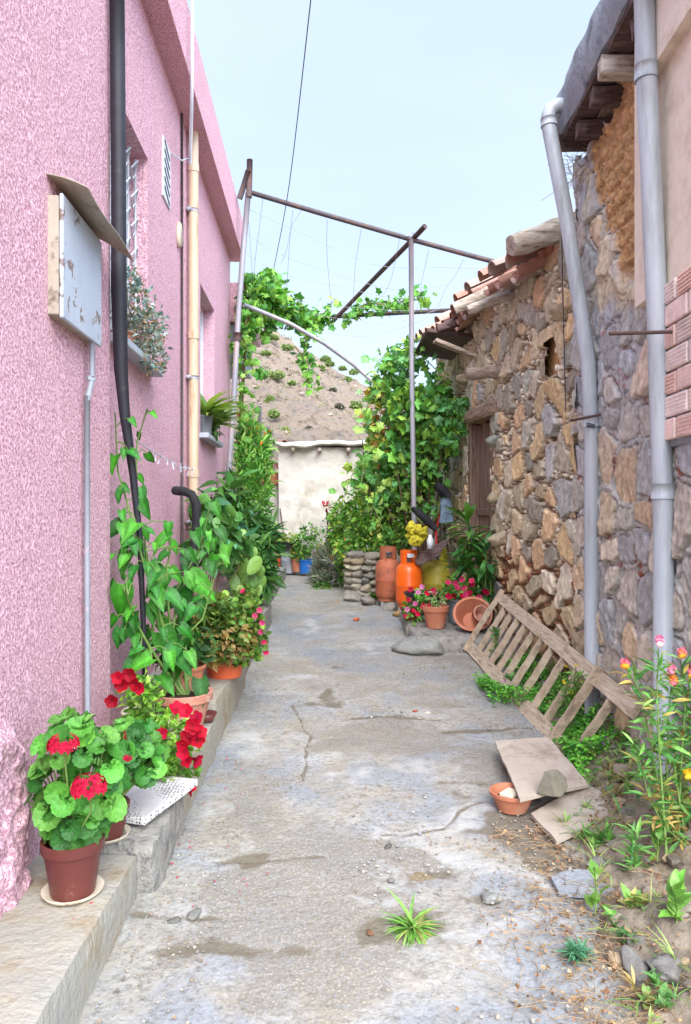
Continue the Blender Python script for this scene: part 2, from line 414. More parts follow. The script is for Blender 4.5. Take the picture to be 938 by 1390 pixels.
def wood(name, a, b, c, sc=3, ax=(18, 18, 1)):
    t = NT(name); v = t.mapv(ax); n = t.noise(sc, 8, .7, vec=v, dist=.6)
    col = t.ramp(n, [(.3, lin(c)), (.48, lin(a)), (.7, lin(b))])
    n2 = t.noise(sc*3, 4, .6, vec=v)
    return t.done(col, .9, t.bump(t.math('ADD', n, t.math('MULTIPLY', n2, .5)), .006), 0, .15)
M['wood_z'] = wood('weathered_wood', '#8d7e74', '#b0a295', '#4e4038')
M['wood_y'] = wood('weathered_wood_lengthwise', '#8f7a68', '#b3a08d', '#54463b', ax=(18, 1, 18))
M['wood_x'] = wood('weathered_wood_crosswise', '#9b8b7c', '#c0b2a2', '#56473b', ax=(1, 14, 14))
M['door_wood'] = wood('old_door_boards', '#7b6656', '#9c8a7a', '#3d2f27', ax=(12, 12, .7))
M['log'] = wood('grey_log', '#a89b8c', '#cfc6b8', '#5b4d41', 2.2, ax=(2.5, 14, 14))
M['dark_wood'] = wood('dark_rafters', '#5b4a45', '#7b6a66', '#2f2524', ax=(3, 10, 10))

def concrete(name, scale=1., pale=False):
    t = NT(name)
    big = t.noise(1.1*scale, 7, .62); mid = t.noise(4.5*scale, 8, .7, dist=.3); fine = t.noise(38, 7, .75)
    c = t.ramp(big, [(.3, lin('#797f85')), (.45, lin('#8d9093')), (.55, lin('#9f9b92')), (.7, lin('#8b8880'))])
    c = t.mix(t.rng(mid, .45, .66, 0, .65), c, lin('#8f846e'))
    c = t.mix(t.rng(t.noise(2.3, 6, .65, dist=.4), .54, .66, 0, .5), c, lin('#a9abaa'))
    c = t.mix(t.rng(fine, .48, .64, 0, .7), c, lin('#66645f'))
    c = t.mix(t.rng(t.noise(70, 4, .7), .58, .7, 0, .35), c, lin('#c8c4ba'))
    # painted wear masks carried by the mesh: R pale cement, G dark grime, B gravelly worn
    a = t.attr('Col'); sp = t.n('ShaderNodeSeparateColor'); t.l(a, sp.inputs[0])
    brk = t.noise(14, 7, .7)
    def msk(ch, lo, hi): return t.rng(t.math('ADD', sp.outputs[ch], t.math('MULTIPLY', t.math('SUBTRACT', brk, .5), 1.1)), lo, hi)
    if not pale:
        g = t.vor(105, 'F1'); gc = t.vor(105, 'F1', out='Color'); sg = t.n('ShaderNodeSeparateColor'); t.l(gc, sg.inputs[0])
        gcol = t.ramp(sg.outputs[0], [(0, lin('#77736a')), (.4, lin('#938d80')), (.7, lin('#82878b')), (.95, lin('#a19a8d'))])
        gcol = t.mix(t.rng(g, .35, .6), gcol, lin('#7a7366'))
        c = t.mix(t.math('MULTIPLY', msk(2, .35, .62), .75), c, gcol)
        c = t.mix(t.math('MULTIPLY', msk(1, .34, .62), .85), c, lin('#6a6152'))
        c = t.mix(t.math('MULTIPLY', msk(0, .36, .7), .75), c, lin('#aaa9a5'))
    hh = t.math('ADD', t.math('MULTIPLY', fine, .5), t.math('MULTIPLY', t.vor(60, 'SMOOTH_F1'), -.35))
    return t.done(c, .88, t.bump(hh, .008, 1, t.bump(mid, .02)), 0, .3)
M['path'] = concrete('old_concrete'); M['kerb'] = concrete('kerb_concrete', 2.5, True)
M['earth'] = vcol('dry_earth', .95, 18, .4, .02, 35, .15)
M['stone'] = vcol('fieldstone', .85, 26, .34, .01, 45, .25)
M['stone_big'] = vcol('rubble', .85, 12, .3, .012, 30, .25)
M['adobe'] = simple('mud_brick', '#b58a5a', '#c99f6e', 16, .95, .012, 60, stain='#8a5a30', stain_sc=10)
M['plaster'] = simple('cream_plaster', '#dccdb8', '#e8dbc8', 3, .85, .004, 40, stain='#b39c82', stain_sc=3, stain_lo=.5, stain_hi=.75)
M['whitewash'] = simple('white_painted_plaster', '#e2ddd2', '#d2ccc0', 4, .85, .012, 14, stain='#b9ab98', stain_sc=4, stain_lo=.55, stain_hi=.75)
M['shedwall'] = simple('grey_white_plaster', '#e2dfd8', '#d4cfc4', 2.2, .9, .02, 9, stain='#a5977f', stain_sc=1.6, stain_lo=.5, stain_hi=.72)
M['slab'] = simple('rough_grey_concrete', '#7d8288', '#989ba0', 6, .9, .02, 22, stain='#5e6064', stain_sc=7)
M['tile'] = vcol('clay_roof_tile', .85, 14, .25, .004, 60, .25)

# ---------------------------------------------------------------- ground
def gridmesh(xs, ys, zf, cf=None):
    nx, ny = len(xs), len(ys); X, Y = np.meshgrid(xs, ys)
    if np.ndim(xs) == 1: pass
    Z = zf(X, Y); v = np.stack([X, Y, Z], -1).reshape(-1, 3)
    i = np.arange(nx-1); j = np.arange(ny-1); I, J = np.meshgrid(i, j); a = (J*nx+I).ravel()
    f = np.stack([a, a+1, a+nx+1, a+nx], 1)
    c = cf(X, Y).reshape(-1, 3) if cf else None
    return v, f.tolist(), c
def nz2(X, Y, s, sd=0., oct=3):
    out = np.zeros(X.shape)
    flat = [mnoise.fractal(Vector((x*s+sd, y*s-sd, sd)), .8, 2., oct) for x, y in zip(X.ravel(), Y.ravel())]
    return np.array(flat).reshape(X.shape)
def Gv(Y): return .05*np.clip(Y, -8, 14)
mb = MB(); xs = np.concatenate([[-400, -120, -40, -15], np.linspace(-6, 6, 25), [15, 40, 120, 400]]); ys = np.concatenate([[-60, -20, -8], np.linspace(-4, 14, 37), [18, 30, 60, 120, 400]])
v, f, c = gridmesh(xs, ys, lambda X, Y: Gv(Y)-.012, lambda X, Y: np.tile(lin('#8f8067'), X.shape+(1,)))
mb.add(v, f, c); tag(mb.build('ground', M['earth'], origin=(0, 0, 0)), kind='structure')

def blot(X, Y, px, py, rx, ry, rot=0):       # soft spot on the lane around a place seen in the photograph
    Yc = 1.6/((py-695)/1000+.05); Xc = (px-469)/1000*Yc
    kx, ky = min(1.3, rx/.14), min(1.3, ry/.14); dx, dy = X-Xc+wx1*kx, Y-Yc+wy1*ky*.6; c, s = math.cos(rot), math.sin(rot); a = (dx*c+dy*s)/rx; b = (-dx*s+dy*c)/ry
    return np.exp(-(a*a+b*b)*.9)
ys = [-1.5]
while ys[-1] < 13.0: ys.append(ys[-1]+max(.012, .0045*abs(ys[-1]) if ys[-1] > 1.5 else .12))
ys = np.array(ys); u = np.linspace(0, 1, 230)
U, Yg = np.meshgrid(u, ys)
xl = -1.15-.045*Yg; xr = np.where(Yg < 6.6, 1.75, .9)+0*Yg
Xg = xl+(xr-xl)*U
n1 = nz2(Xg, Yg, 1.3, 3.1, 3); n2 = nz2(Xg, Yg, 5, 8.1, 4); wx1 = nz2(Xg, Yg, 4, 20.1, 4)*.16; wy1 = nz2(Xg, Yg, 3, 31.7, 4)*.28
Zg = Gv(Yg)+.012*n1+.004*n2
Rm = np.zeros(Xg.shape); Gm = Rm.copy(); Bm = Rm.copy()
for a in [(600, 968, .2, .09), (590, 1150, .22, .2), (560, 1120, .2, .12), (640, 1180, .15, .1), (520, 1215, .12, .05), (690, 1190, .14, .1), (700, 1245, .2, .06, .3), (640, 1270, .2, .06), (330, 990, .14, .3), (350, 1020, .08, .2), (280, 1110, .06, .12), (420, 850, .12, .9), (500, 880, .25, .3), (250, 1230, .12, .06), (840, 1205, .14, .1), (400, 925, .15, .15), (720, 1050, .2, .2), (560, 1040, .25, .15), (460, 1060, .12, .2), (620, 1110, .3, .12)]:
    Rm += blot(Xg, Yg, *a)
for a in [(510, 975, .32, .045), (420, 955, .12, .06), (625, 992, .25, .035), (320, 1165, .1, .04), (330, 1180, .05, .1), (700, 1080, .2, .08), (680, 1130, .25, .05), (600, 1185, .15, .06), (540, 1245, .12, .1), (700, 1120, .12, .12), (590, 1270, .2, .05), (470, 905, .12, .04), (250, 1245, .25, .02), (740, 1160, .1, .3), (450, 940, .06, .25), (575, 830, .06, .3), (300, 1290, .3, .05), (660, 1225, .1, .04), (620, 1060, .16, .04), (760, 1110, .1, .1)]:
    Gm += blot(Xg, Yg, *a)
for a in [(350, 1080, .12, .45), (340, 1180, .15, .3), (470, 1150, .25, .3), (480, 1010, .25, .3), (430, 1250, .45, .25), (560, 1000, .35, .25), (380, 1290, .4, .2), (650, 1040, .25, .2), (290, 1230, .2, .1), (620, 900, .3, .3), (450, 1190, .3, .2)]:
    Bm += blot(Xg, Yg, *a)
Rm = np.clip(Rm, 0, 1)*.66+.14*n1+.18*n2; Gm = np.clip(Gm, 0, 1)*.8+.22*n2; Bm = np.clip(Bm, 0, 1)*.75+.2*n2
Zg += .004*np.clip(Rm, 0, 1)-.006*np.clip(Gm, 0, 1)
# thin cracks and cold joints
for pl in ([(470, 975), (520, 973), (600, 977)], [(600, 993), (650, 994), (740, 986)], [(300, 1165), (360, 1172), (440, 1168)], [(395, 955), (420, 1000), (410, 1060)], [(650, 1090), (600, 1120), (520, 1130)]):
    for (a0, a1) in zip(pl[:-1], pl[1:]):
        def _w(q): Y_ = 1.6/((q[1]-695)/1000+.05); return np.array([(q[0]-469)/1000*Y_, Y_])
        A0, A1 = _w(a0), _w(a1); dv = A1-A0; L2 = dv@dv
        Xk, Yk = Xg+wx1*.15, Yg+wy1*.15
        tt_ = np.clip(((Xk-A0[0])*dv[0]+(Yk-A0[1])*dv[1])/L2, 0, 1); ds = np.hypot(Xk-A0[0]-tt_*dv[0], Yk-A0[1]-tt_*dv[1])
        cr = np.exp(-(ds/.011)**2); Gm = Gm+cr*.8; Rm = Rm*(1-cr); Zg = Zg-cr*.006
v = np.stack([Xg, Yg, Zg], -1).reshape(-1, 3); nx = len(u); ny = len(ys)
I, J = np.meshgrid(np.arange(nx-1), np.arange(ny-1)); a = (J*nx+I).ravel(); f = np.stack([a, a+1, a+nx+1, a+nx], 1)
mb = MB(); mb.add(v, f.tolist(), np.stack([Rm, Gm, Bm], -1).reshape(-1, 3).clip(0, 1)); tag(mb.build('path', M['path'], origin=(0, 0, 0)), kind='structure')

# raised earth bank along the near right wall
def bank_edge(y): return np.interp(y, [.9, 2.0, 2.45, 2.9, 3.25, 3.6, 4.05, 4.6, 7], [.72, .8, .88, .93, .95, 1.1, 1.25, 1.27, 1.27])+.03*np.sin(np.asarray(y)*7)+.02*np.sin(np.asarray(y)*17)
def bank_z(X, Y):
    t = np.clip((X-bank_edge(Y))/.55, 0, 1); return Gv(Y)-.03+(.035+.2*t*t*(3-2*t))*(np.clip((X-bank_edge(Y)+.03)/.06, 0, 1))
ysb = np.linspace(.9, 6.62, 230); ub = np.linspace(0, 1, 110); U, Yb = np.meshgrid(ub, ysb); Xb = bank_edge(Yb)-.03+(1.75-bank_edge(Yb)+.03)*U
nb = nz2(Xb, Yb, 3.5, 1.7, 5); nb2 = nz2(Xb, Yb, 14, 5.5, 4)
Zb = bank_z(Xb, Yb)+(.045*nb+.016*nb2)*np.clip(U*8, 0, 1)
cb = np.array(lin('#9b8e7e'))[None, None]*(1+.35*nb2[..., None]); cb = cb*(1-.25*np.clip(nb, 0, 1)[..., None])
v = np.stack([Xb, Yb, Zb], -1).reshape(-1, 3); nx = len(ub)
I, J = np.meshgrid(np.arange(nx-1), np.arange(len(ysb)-1)); a = (J*nx+I).ravel(); f = np.stack([a, a+1, a+nx+1, a+nx], 1)
mb = MB(); mb.add(v, f.tolist(), cb.reshape(-1, 3).clip(0.01, 1)); tag(mb.build('soil_bank', M['earth'], origin=(0, 0, 0)), kind='structure')
def bz(x, y): return float(bank_z(np.array([x]), np.array([y]))[0])

# kerb steps on the left, concrete ledge on the right
def rough_block(name, x0, x1, y0, y1, z0, z1, mat, seg=.05, amp=.006, rnd=.012, lean=0):
    def dim(a, b): return max(2, int(abs(b-a)/seg)+1)
    nx_, ny_, nz_ = dim(x0, x1), dim(y0, y1), dim(z0, z1)
    m = MB()
    def face(fn, a, b):
        A, B = np.meshgrid(np.linspace(0, 1, a), np.linspace(0, 1, b)); v = fn(A.ravel(), B.ravel())
        # round the edges a little, then roughen
        cen = np.array([(x0+x1)/2, (y0+y1)/2, (z0+z1)/2]); h = np.array([(x1-x0)/2, (y1-y0)/2, (z1-z0)/2])
        q = (v-cen)/h; near = (np.abs(q) > .999).sum(1)
        v = v-(near >= 2)[:, None]*np.sign(q)*(np.abs(q) > .999)*rnd*.5
        nn = np.array([mnoise.noise_vector(Vector(p)*7) for p in v])*amp+np.array([mnoise.noise_vector(Vector(p)*21) for p in v])*amp*.5
        v = v+nn; v[:, 0] += lean*(v[:, 2]-z0)
        I, J = np.meshgrid(np.arange(a-1), np.arange(b-1)); k = (J*a+I).ravel()
        m.add(v, np.stack([k, k+1, k+a+1, k+a], 1).tolist())
    L = lambda p, q, t: p+(q-p)*t
    face(lambda s, t: np.stack([L(x0, x1, s), L(y0, y1, t), 0*s+z1], 1), nx_, ny_)
    face(lambda s, t: np.stack([0*s+x1, L(y0, y1, s), L(z0, z1, t)], 1), ny_, nz_)
    face(lambda s, t: np.stack([0*s+x0, L(y1, y0, s), L(z0, z1, t)], 1), ny_, nz_)
    face(lambda s, t: np.stack([L(x0, x1, s), 0*s+y0, L(z0, z1, t)], 1), nx_, nz_)
    face(lambda s, t: np.stack([L(x1, x0, s), 0*s+y1, L(z0, z1, t)], 1), nx_, nz_)
    return tag(m.build(name, mat, auto=50), kind='structure')
M['kerb2'] = simple('ochre_stained_concrete', '#98958b', '#a8a190', 5, .9, .014, 26, stain='#8b7a5e', stain_sc=5, stain_lo=.5, stain_hi=.7)
M['kerb3'] = simple('grey_rubble_concrete', '#85837e', '#a19c92', 14, .92, .03, 22, stain='#5c5b5a', stain_sc=12, stain_lo=.52, stain_hi=.66)
rough_block('kerb', -1.4, -.785, .6, 2.80, -.1, .305, M['kerb2'])
rough_block('kerb', -1.4, -.725, 2.80, 3.33, -.05, .345, M['kerb3'], amp=.016, seg=.03)
rough_block('kerb', -1.45, -.745, 3.33, 4.30, 0, .40, M['kerb2'])
rough_block('kerb', -1.45, -.755, 4.30, 5.60, 0, .50, M['kerb2'])
rough_block('kerb', -1.5, -.80, 5.60, 8.0, 0, .60, M['kerb3'])
rough_block('kerb', -1.6, -.93, 8.0, 11.6, 0, .74, M['kerb3'])
rough_block('ledge', .62, 1.7, 6.63, 7.3, .1, .475, M['kerb3'], amp=.014, seg=.04, rnd=.03)
rough_block('ledge', .60, 1.7, 7.3, 8.9, .1, .50, M['kerb3'], amp=.012, seg=.05)
rough_block('ledge', .42, 1.7, 8.9, 10.2, .1, .52, M['kerb3'], amp=.02, seg=.06)

# ---------------------------------------------------------------- hill
def ridge(px):
    xp = [-700, 100, 336, 372, 387, 427, 463, 495, 530, 620, 750, 1000, 1900]; yp = [430, 452, 450, 450, 464, 474, 496, 514, 532, 560, 585, 620, 650]
    return np.interp(px, xp, yp)
na = 300; nd = 130
ang = np.linspace(-300, 1250, na); dd = np.linspace(40, 230, nd)
A, D = np.meshgrid(ang, dd); Xh = (A-469)/1000*D; Yh = D
el_ = (695-ridge(A))/1000; tt = (D-40)/190
base = (.7-EYE)/40
prof = base+(el_-base)*(1-(1-np.clip(tt, 0, 1))**1.25)
Zh = EYE+prof*D
hn = nz2(Xh, Yh, .03, 2.2, 6); hn2 = nz2(Xh, Yh, .16, 9.2, 5)
Zh += (hn*4.2+hn2*2.0)*np.clip(tt*3, 0, 1)
hd = lin('#b79a80'); hc = np.array(hd)[None, None]*(1+.22*hn2[..., None])
v = np.stack([Xh, Yh, Zh], -1).reshape(-1, 3)
back = v.reshape(nd, na, 3)[-1].copy(); back[:, 1] += 120; back[:, 0] *= 1.5; back[:, 2] -= 50
v = np.concatenate([v, back]); hcol = np.concatenate([hc.reshape(-1, 3), hc[-1]])
I, J = np.meshgrid(np.arange(na-1), np.arange(nd)); a = (J*na+I).ravel(); f = np.stack([a, a+1, a+na+1, a+na], 1)
t = NT('stony_hillside'); n = t.noise(.35, 10, .75)
c = t.ramp(n, [(.38, lin('#7b6c61')), (.45, lin('#a08c7b')), (.53, lin('#b39f8b')), (.62, lin('#8c7f75'))])
c = t.mix(t.rng(t.noise(.9, 8, .7), .52, .62, 0, .8), c, lin('#a09a94'))
c = t.mix(t.rng(t.noise(.11, 6, .7), .5, .65, 0, .5), c, lin('#b8a48a'))
c = t.mix(t.rng(t.noise(.6, 5, .8), .6, .66, 0, .75), c, lin('#707055'))
c = t.mix(t.rng(t.vor(.55), .0, .22, .6, 0), c, lin('#6d6a50'))
M['hill'] = t.done(c, .95, t.bump(t.noise(.8, 10, .85), 1.6), 0, .1)
mb = MB(); mb.add(v, f.tolist(), hcol); tag(mb.build('hill', M['hill'], origin=(0, 0, 0)), kind='structure')
def hill_at(px, frac):
    d = 40+190*frac; el2 = (695-ridge(px))/1000; pf = base+(el2-base)*(1-(1-frac)**1.25); return d, EYE+pf*d
def hill_place(px, py):      # find where a sight line meets the slope
    best = None
    for k in range(1, 400):
        fr = k/400; d, z = hill_at(px, fr)
        e = abs((695-py)/1000*d+EYE-z)
        if best is None or e < best[0]: best = (e, d, z)
    return best[1], best[2]
protos = []
hs = [(377, 509, 20, 10), (357, 509, 16, 11), (367, 543, 12, 10), (372, 562, 12, 9), (345, 577, 20, 9), (405, 556, 18, 12), (420, 560, 11, 8), (390, 472, 18, 8), (372, 458, 14, 7), (435, 500, 14, 8), (442, 487, 14, 8), (427, 512, 12, 7), (480, 505, 12, 7), (461, 552, 11, 8), (483, 550, 16, 11), (495, 576, 26, 22), (437, 563, 8, 10), (420, 583, 8, 5), (411, 570, 9, 6), (448, 494, 12, 6), (350, 465, 12, 6), (397, 520, 9, 5), (505, 566, 18, 16), (362, 480, 14, 5), (465, 500, 10, 5), (388, 585, 9, 5), (350, 531, 9, 6), (452, 530, 8, 5), (472, 515, 10, 5), (412, 484, 9, 5), (342, 493, 12, 8), (520, 545, 22, 14)]
for (px, py, w, h) in hs:
    d, z = hill_place(px, py+h*.4); sx = w*d/1000/2; sz = h*d/1000/2
    c = V((px-469)/1000*d, d-1, z+sz*.6)
    mb = MB(); N = 700
    foliage(mb, [(c, (sx, sx, sz)), (c+V(sx*.5, 0, -sz*.3), (sx*.6, sx*.6, sz*.6)), (c-V(sx*.5, 0, sz*.3), (sx*.5, sx*.5, sz*.6))], N, L_CHIP, .38, ['#7c9450', '#88a05a', '#6f8648', '#94a468'] if random.random() < .75 else ['#6f6d5e', '#7d796a', '#646558'], 0, .5, shell=.3)
    if not protos: pass
    o = mb.build('hill_shrub', M['leaf'])
    protos.append(o); side = 'left' if px < 400 else ('middle' if px < 450 else 'right')
    band = 0 if py < ridge(px)+28 else (1 if py < 548 else 2)
    bandw = ['along the skyline of the hill', 'on the middle of the hillside', 'on the lower hillside just above the shed roof'][band]
    rank = sorted([h[0] for h in hs if (0 if h[1] < ridge(h[0])+28 else (1 if h[1] < 548 else 2)) == band]).index(px)
    tag(o, ['leftmost', 'second', 'third', 'fourth', 'fifth', 'sixth', 'seventh', 'eighth', 'ninth', 'tenth', 'eleventh', 'twelfth', 'thirteenth', 'fourteenth', 'fifteenth', 'sixteenth', 'seventeenth'][rank]+(' scrub bush ' if rank == 0 else ' scrub bush from the left ')+bandw, 'shrub', 'scrub bushes on the hillside')

# small tufts of dry scrub and loose rocks over the slope
mb = MB(); mr_ = MB(); k = 0; tries = 0
while k < 1500 and tries < 9000:
    tries += 1; px = random.uniform(300, 560); fr = random.uniform(.12, .99); d, z = hill_at(px, fr)
    if mnoise.noise(Vector((px*.03, fr*9, 4))) < -.15: continue
    i_ = int(np.clip((px+300)/1550*(na-1), 0, na-1)); j_ = int(np.clip((d-40)/190*(nd-1), 0, nd-1)); z = Zh[j_, i_]; c = V((px-469)/1000*d, d, z); k += 1
    if random.random() < .5:
        s_ = random.uniform(.25, .9)*d/200; foliage(mb, [(c+V(0, 0, s_*.3), (s_, s_, s_*.55))], 16, L_CHIP, s_*.6, random.choice([['#8f9468', '#7d8458'], ['#a89a74', '#b8a880'], ['#6f7850', '#7f8a58'], ['#9a8a70', '#8a7c66']]), 0, .5, shell=.3)
    else:
        s_ = random.uniform(.3, 1.1)*d/200; mr_.rock(c, (s_*1.7, s_*1.3, s_), np.array(lin(random.choice(['#978a7d', '#857a70', '#a59687', '#7c726a'])))*.9, sub=1, rough=.3)
tag(mb.build('dry_scrub', M['leaf'], origin=(0, 150, 30)), 'small dry grass and scrub tufts scattered over the stony hillside', 'scrub', kind='stuff')
tag(mr_.build('hill_rocks', M['stone_big'], smooth=False, origin=(0, 150, 30)), 'loose pale rocks scattered over the stony hillside', 'rocks', kind='stuff')
# ================================================================ pink house
def wx(y, off=1.13): return -off-.039*y
ph = thing('pink_house', (-1.5, 5, .3), 'pink rough stucco house with deep flat eave along the left side of the lane', 'house')
def wallquad(mb, y0, y1, z0, z1, off, thick=.25):   # slab whose face follows the house line
    v = []
    for y in (y0, y1):
        for d in (0, thick):
            for z in (z0, z1): v.append((wx(y, off)-d, y, z))
    mb.add(v, [(0, 1, 5, 4), (2, 6, 7, 3), (0, 2, 3, 1), (4, 5, 7, 6), (1, 3, 7, 5), (0, 4, 6, 2)])
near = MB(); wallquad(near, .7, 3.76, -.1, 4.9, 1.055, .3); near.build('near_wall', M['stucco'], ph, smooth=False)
far = MB()
w1 = (4.02, 4.93, 2.56, 3.96); w2 = (7.15, 8.13, 2.36, 3.82); END = 9.6
ysl = [3.762, w1[0], w1[1], w2[0], w2[1], END]
for i in range(5):
    a, b = ysl[i], ysl[i+1]
    if i in (1, 3):
        w = w1 if i == 1 else w2
        wallquad(far, a, b, -.1, w[2], 1.13, .35); wallquad(far, a, b, w[3], 4.9, 1.13, .35)
    else: wallquad(far, a, b, -.1, 4.9, 1.13, .35)
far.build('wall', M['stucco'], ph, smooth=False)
e = MB(); e.box((wx(END)-1.8, END-.15, 2.4), (3.0, .3, 5)); e.build('end_wall', M['stucco'], ph, smooth=False)
# eave slab with fascia
f = MB(); y0, y1 = .7, 9.72; v = []
for y in (y0, y1):
    for xo in (.96, 4.5):
        for z in (4.9, 5.38): v.append((-xo-.039*y, y, z))
f.add(v, [(0, 1, 5, 4), (2, 6, 7, 3), (0, 2, 3, 1), (4, 5, 7, 6), (1, 3, 7, 5), (0, 4, 6, 2)]); f.build('eave', M['stucco'], ph, smooth=False)
# lumpy render swelling at the foot of the near wall
yy = np.linspace(.8, 2.62, 160); zz = np.linspace(.28, 1.15, 100); Yy, Zz = np.meshgrid(yy, zz)
top = .98+.10*np.sin(Yy*3.1+1)-(Yy-1.9)*.22
k = np.clip((top-Zz)/.10, 0, 1)*np.clip((2.60+.02*np.sin(Zz*20)-Yy)/.05, 0, 1)
bulge = np.sqrt(k)*(.035+.05*np.clip((.8-Zz), 0, 1))
n = nz2(Yy, Zz, 6, 3.3, 5); n_b = nz2(Yy, Zz, 19, 6.3, 3); bulge = bulge*(1+.3*n)+(n*.012+n_b*.012)*k-.02*(1-k)
v = np.stack([-1.055-.039*Yy+bulge, Yy, Zz], -1).reshape(-1, 3); I, J = np.meshgrid(np.arange(159), np.arange(99)); a = (J*160+I).ravel()
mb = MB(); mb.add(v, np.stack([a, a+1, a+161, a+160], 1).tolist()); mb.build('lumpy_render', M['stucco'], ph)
# windows
def window(w, off, bars):
    y0, y1, z0, z1 = w; ym = (y0+y1)/2; xf = wx(ym)-.15; rz = math.atan(.039)
    fr = MB(); t = .05
    for z in (z0+t/2+.04, z1-t/2): fr.box((xf, ym, z), (.05, y1-y0, t), (0, 0, rz), bev=.006)
    for y in (y0+t/2, ym, y1-t/2): fr.box((xf-.039*(y-ym), y, (z0+z1)/2), (.055, t, z1-z0-.06), (0, 0, rz), bev=.006)
    win = fr.build('window', M['white_frame'], ph, smooth=False)
    g = MB(); g.box((xf-.03, ym, (z0+z1)/2), (.008, y1-y0, z1-z0), (0, 0, rz)); g.build('glass', M['glass'], win, smooth=False)
    gr = MB()
    if bars:
        for k in range(7):
            z = z0+.14+k*.19
            for y in np.linspace(y0+.08, y1-.14, 5): gr.tube([(xf+.06, y, z), (xf+.09, y+.05, z+.07), (xf+.06, y+.1, z), (xf+.055, y+.05, z-.05), (xf+.06, y, z)], .006, 5)
        for y in np.linspace(y0+.06, y1-.04, 6): gr.tube([(xf+.06, y, z0+.02), (xf+.06, y, z1-.02)], .008, 6)
        gr.build('grille', M['white_frame'], win)
    s = MB(); s.box((wx(ym)-.08, ym, z0-.02), (.34, y1-y0+.14, .05), (0, 0, rz), bev=.006)
    s.build('window_sill', M['sill'], ph, smooth=False)
window(w1, 1.13, True); window(w2, 1.13, False)
# louvred vent
vt = MB(); yc, zc = 5.5, 4.13; x = wx(yc)+.006
vt.box((x, yc, zc), (.012, .27, .44), (0, 0, .039), bev=.003)
vt = vt.build('vent', M['white_frame'], ph, smooth=False)
for k in range(6):
    z = zc-.17+k*.068
    s = MB(); s.box((x+.007, yc, z), (.006, .19, .022), (R(-20), 0, .039)); s.build('vent_slot', M['black_plastic'], vt, smooth=False)
bl = MB(); bl.lathe([(.0, .03), (.055, .028), (.062, .015), (.062, 0)], (wx(5.98)+.003, 5.98, 3.85), 24, rot=(0, R(90), 0), sx=1.7); bl.build('wall_lamp', M['cream_pot'], ph)
# lower porch roof beyond the end of the house
pr = MB(); pr.box((-1.78, 10.4, 4.35), (1.0, 1.5, .52), bev=.01); pr.build('porch_roof', M['stucco'], ph, smooth=False)
pr = MB(); pr.box((-1.86, 10.4, 3.85), (.9, 1.35, .5)); pr.build('porch_shade_block', M['grey_conduit'], ph, smooth=False)  # grey block carrying the blue-grey shade under the porch roof in its colour
pr = MB(); pr.box((-2.2, 11.1, 1.9), (.9, .2, 3.6)); pr.build('porch_pier', M['stucco'], ph, smooth=False)

# meter box
bx_ = thing('meter_box', (-1.15, 3.2, 2.4), 'white chipped metal meter box with bent tin hood on the pink wall', 'meter box')
X = wx(3.2, 1.055)
m = MB(); m.box((X+.02, 3.15, 2.61), (.045, .52, .47), (0, 0, .039), bev=.004); m.build('box', M['hood'], bx_, smooth=False)
m = MB(); m.box((X+.05, 3.16, 2.61), (.016, .53, .49), (0, 0, .045), bev=.004); m.build('door', M['box_paint'], bx_, smooth=False)
m = MB(); hv = []; 
for i in range(9):
    for j in range(5):
        s, q = i/8, j/4
        hv.append((X-.0+q*.17-.02*s, 2.87+s*.70+q*.02, 2.92-q*(.05+.02*s)+.010*math.sin(s*7+q*3)-.03*s*q))
hv2 = [(a, b, c+.004) for a, b, c in hv]
fs = [(i*5+j, i*5+j+1, i*5+j+6, i*5+j+5) for i in range(8) for j in range(4)]
m.add(hv+hv2, fs+[tuple(k+45 for k in q) for q in fs]+[(i*5, i*5+5, i*5+50, i*5+45) for i in range(8)]+[(i*5+4, i*5+9, i*5+54, i*5+49) for i in range(8)]+[(j, j+1, j+46, j+45) for j in range(4)]+[(40+j, 41+j, 86+j, 85+j) for j in range(4)])
m.build('hood', M['hood'], bx_, smooth=False)
m = MB()
m.tube([(X+.035, 3.33, 2.39), (X+.035, 3.33, 2.2), (X+.03, 3.31, 2.15), (X+.022, 3.3, 2.1)], .013, 8)
m.tube([(X+.022, 3.3, 2.12), (X+.022, 3.3, 1.4), (X+.024, 3.3, .7), (X+.022, 3.3, .3)], .0125, 10); m.box((X+.03, 3.33, 2.2), (.035, .035, .03), bev=.008)
tag(m.build('wall_conduit', M['grey_conduit']), 'thin grey vertical conduit running down the pink wall under the meter box', 'conduit')

# pipes on the house
pipe = MB(); A = [P(149, -60, 3.7), P(147, 100, 3.72), P(144, 300, 3.74), P(141, 385, 3.74), P(148, 440, 3.76), P(158, 500, 3.78), P(169, 560, 3.8), P(180, 640, 3.85)]
for p in A: p[0] = max(p[0], wx(p[1], 1.055)+.05)
pipe.tube(A+[A[-1]+V(.03, .03, -.35), A[-1]+V(.05, .05, -1.0), A[-1]+V(.04, .05, -1.55)], [.038, .038, .038, .04, .039, .035, .028, .02, .016, .014, .014], 12)
pr = pipe.build('drainpipe', M['black_pipe']); tag(pr, 'thick black bent pipe hanging down the pink wall beside the meter box', 'pipe')
pipe = MB(); x = wx(6.3)+.055
def rel(px, py, y): return P(px, py, y)
pipe.tube([V(x, 6.4, 4.93), V(x, 6.4, 4.5), V(x, 6.4, 2.5), V(x, 6.4, 1.25), V(x+.01, 6.4, .58)], .043, 14)
for z in (4.55, 3.1, 1.9): pipe.tube([V(x, 6.4, z), V(x, 6.4, z+.07)], .049, 14)
dp = pipe.build('drainpipe', M['cream_pipe'], auto=40)
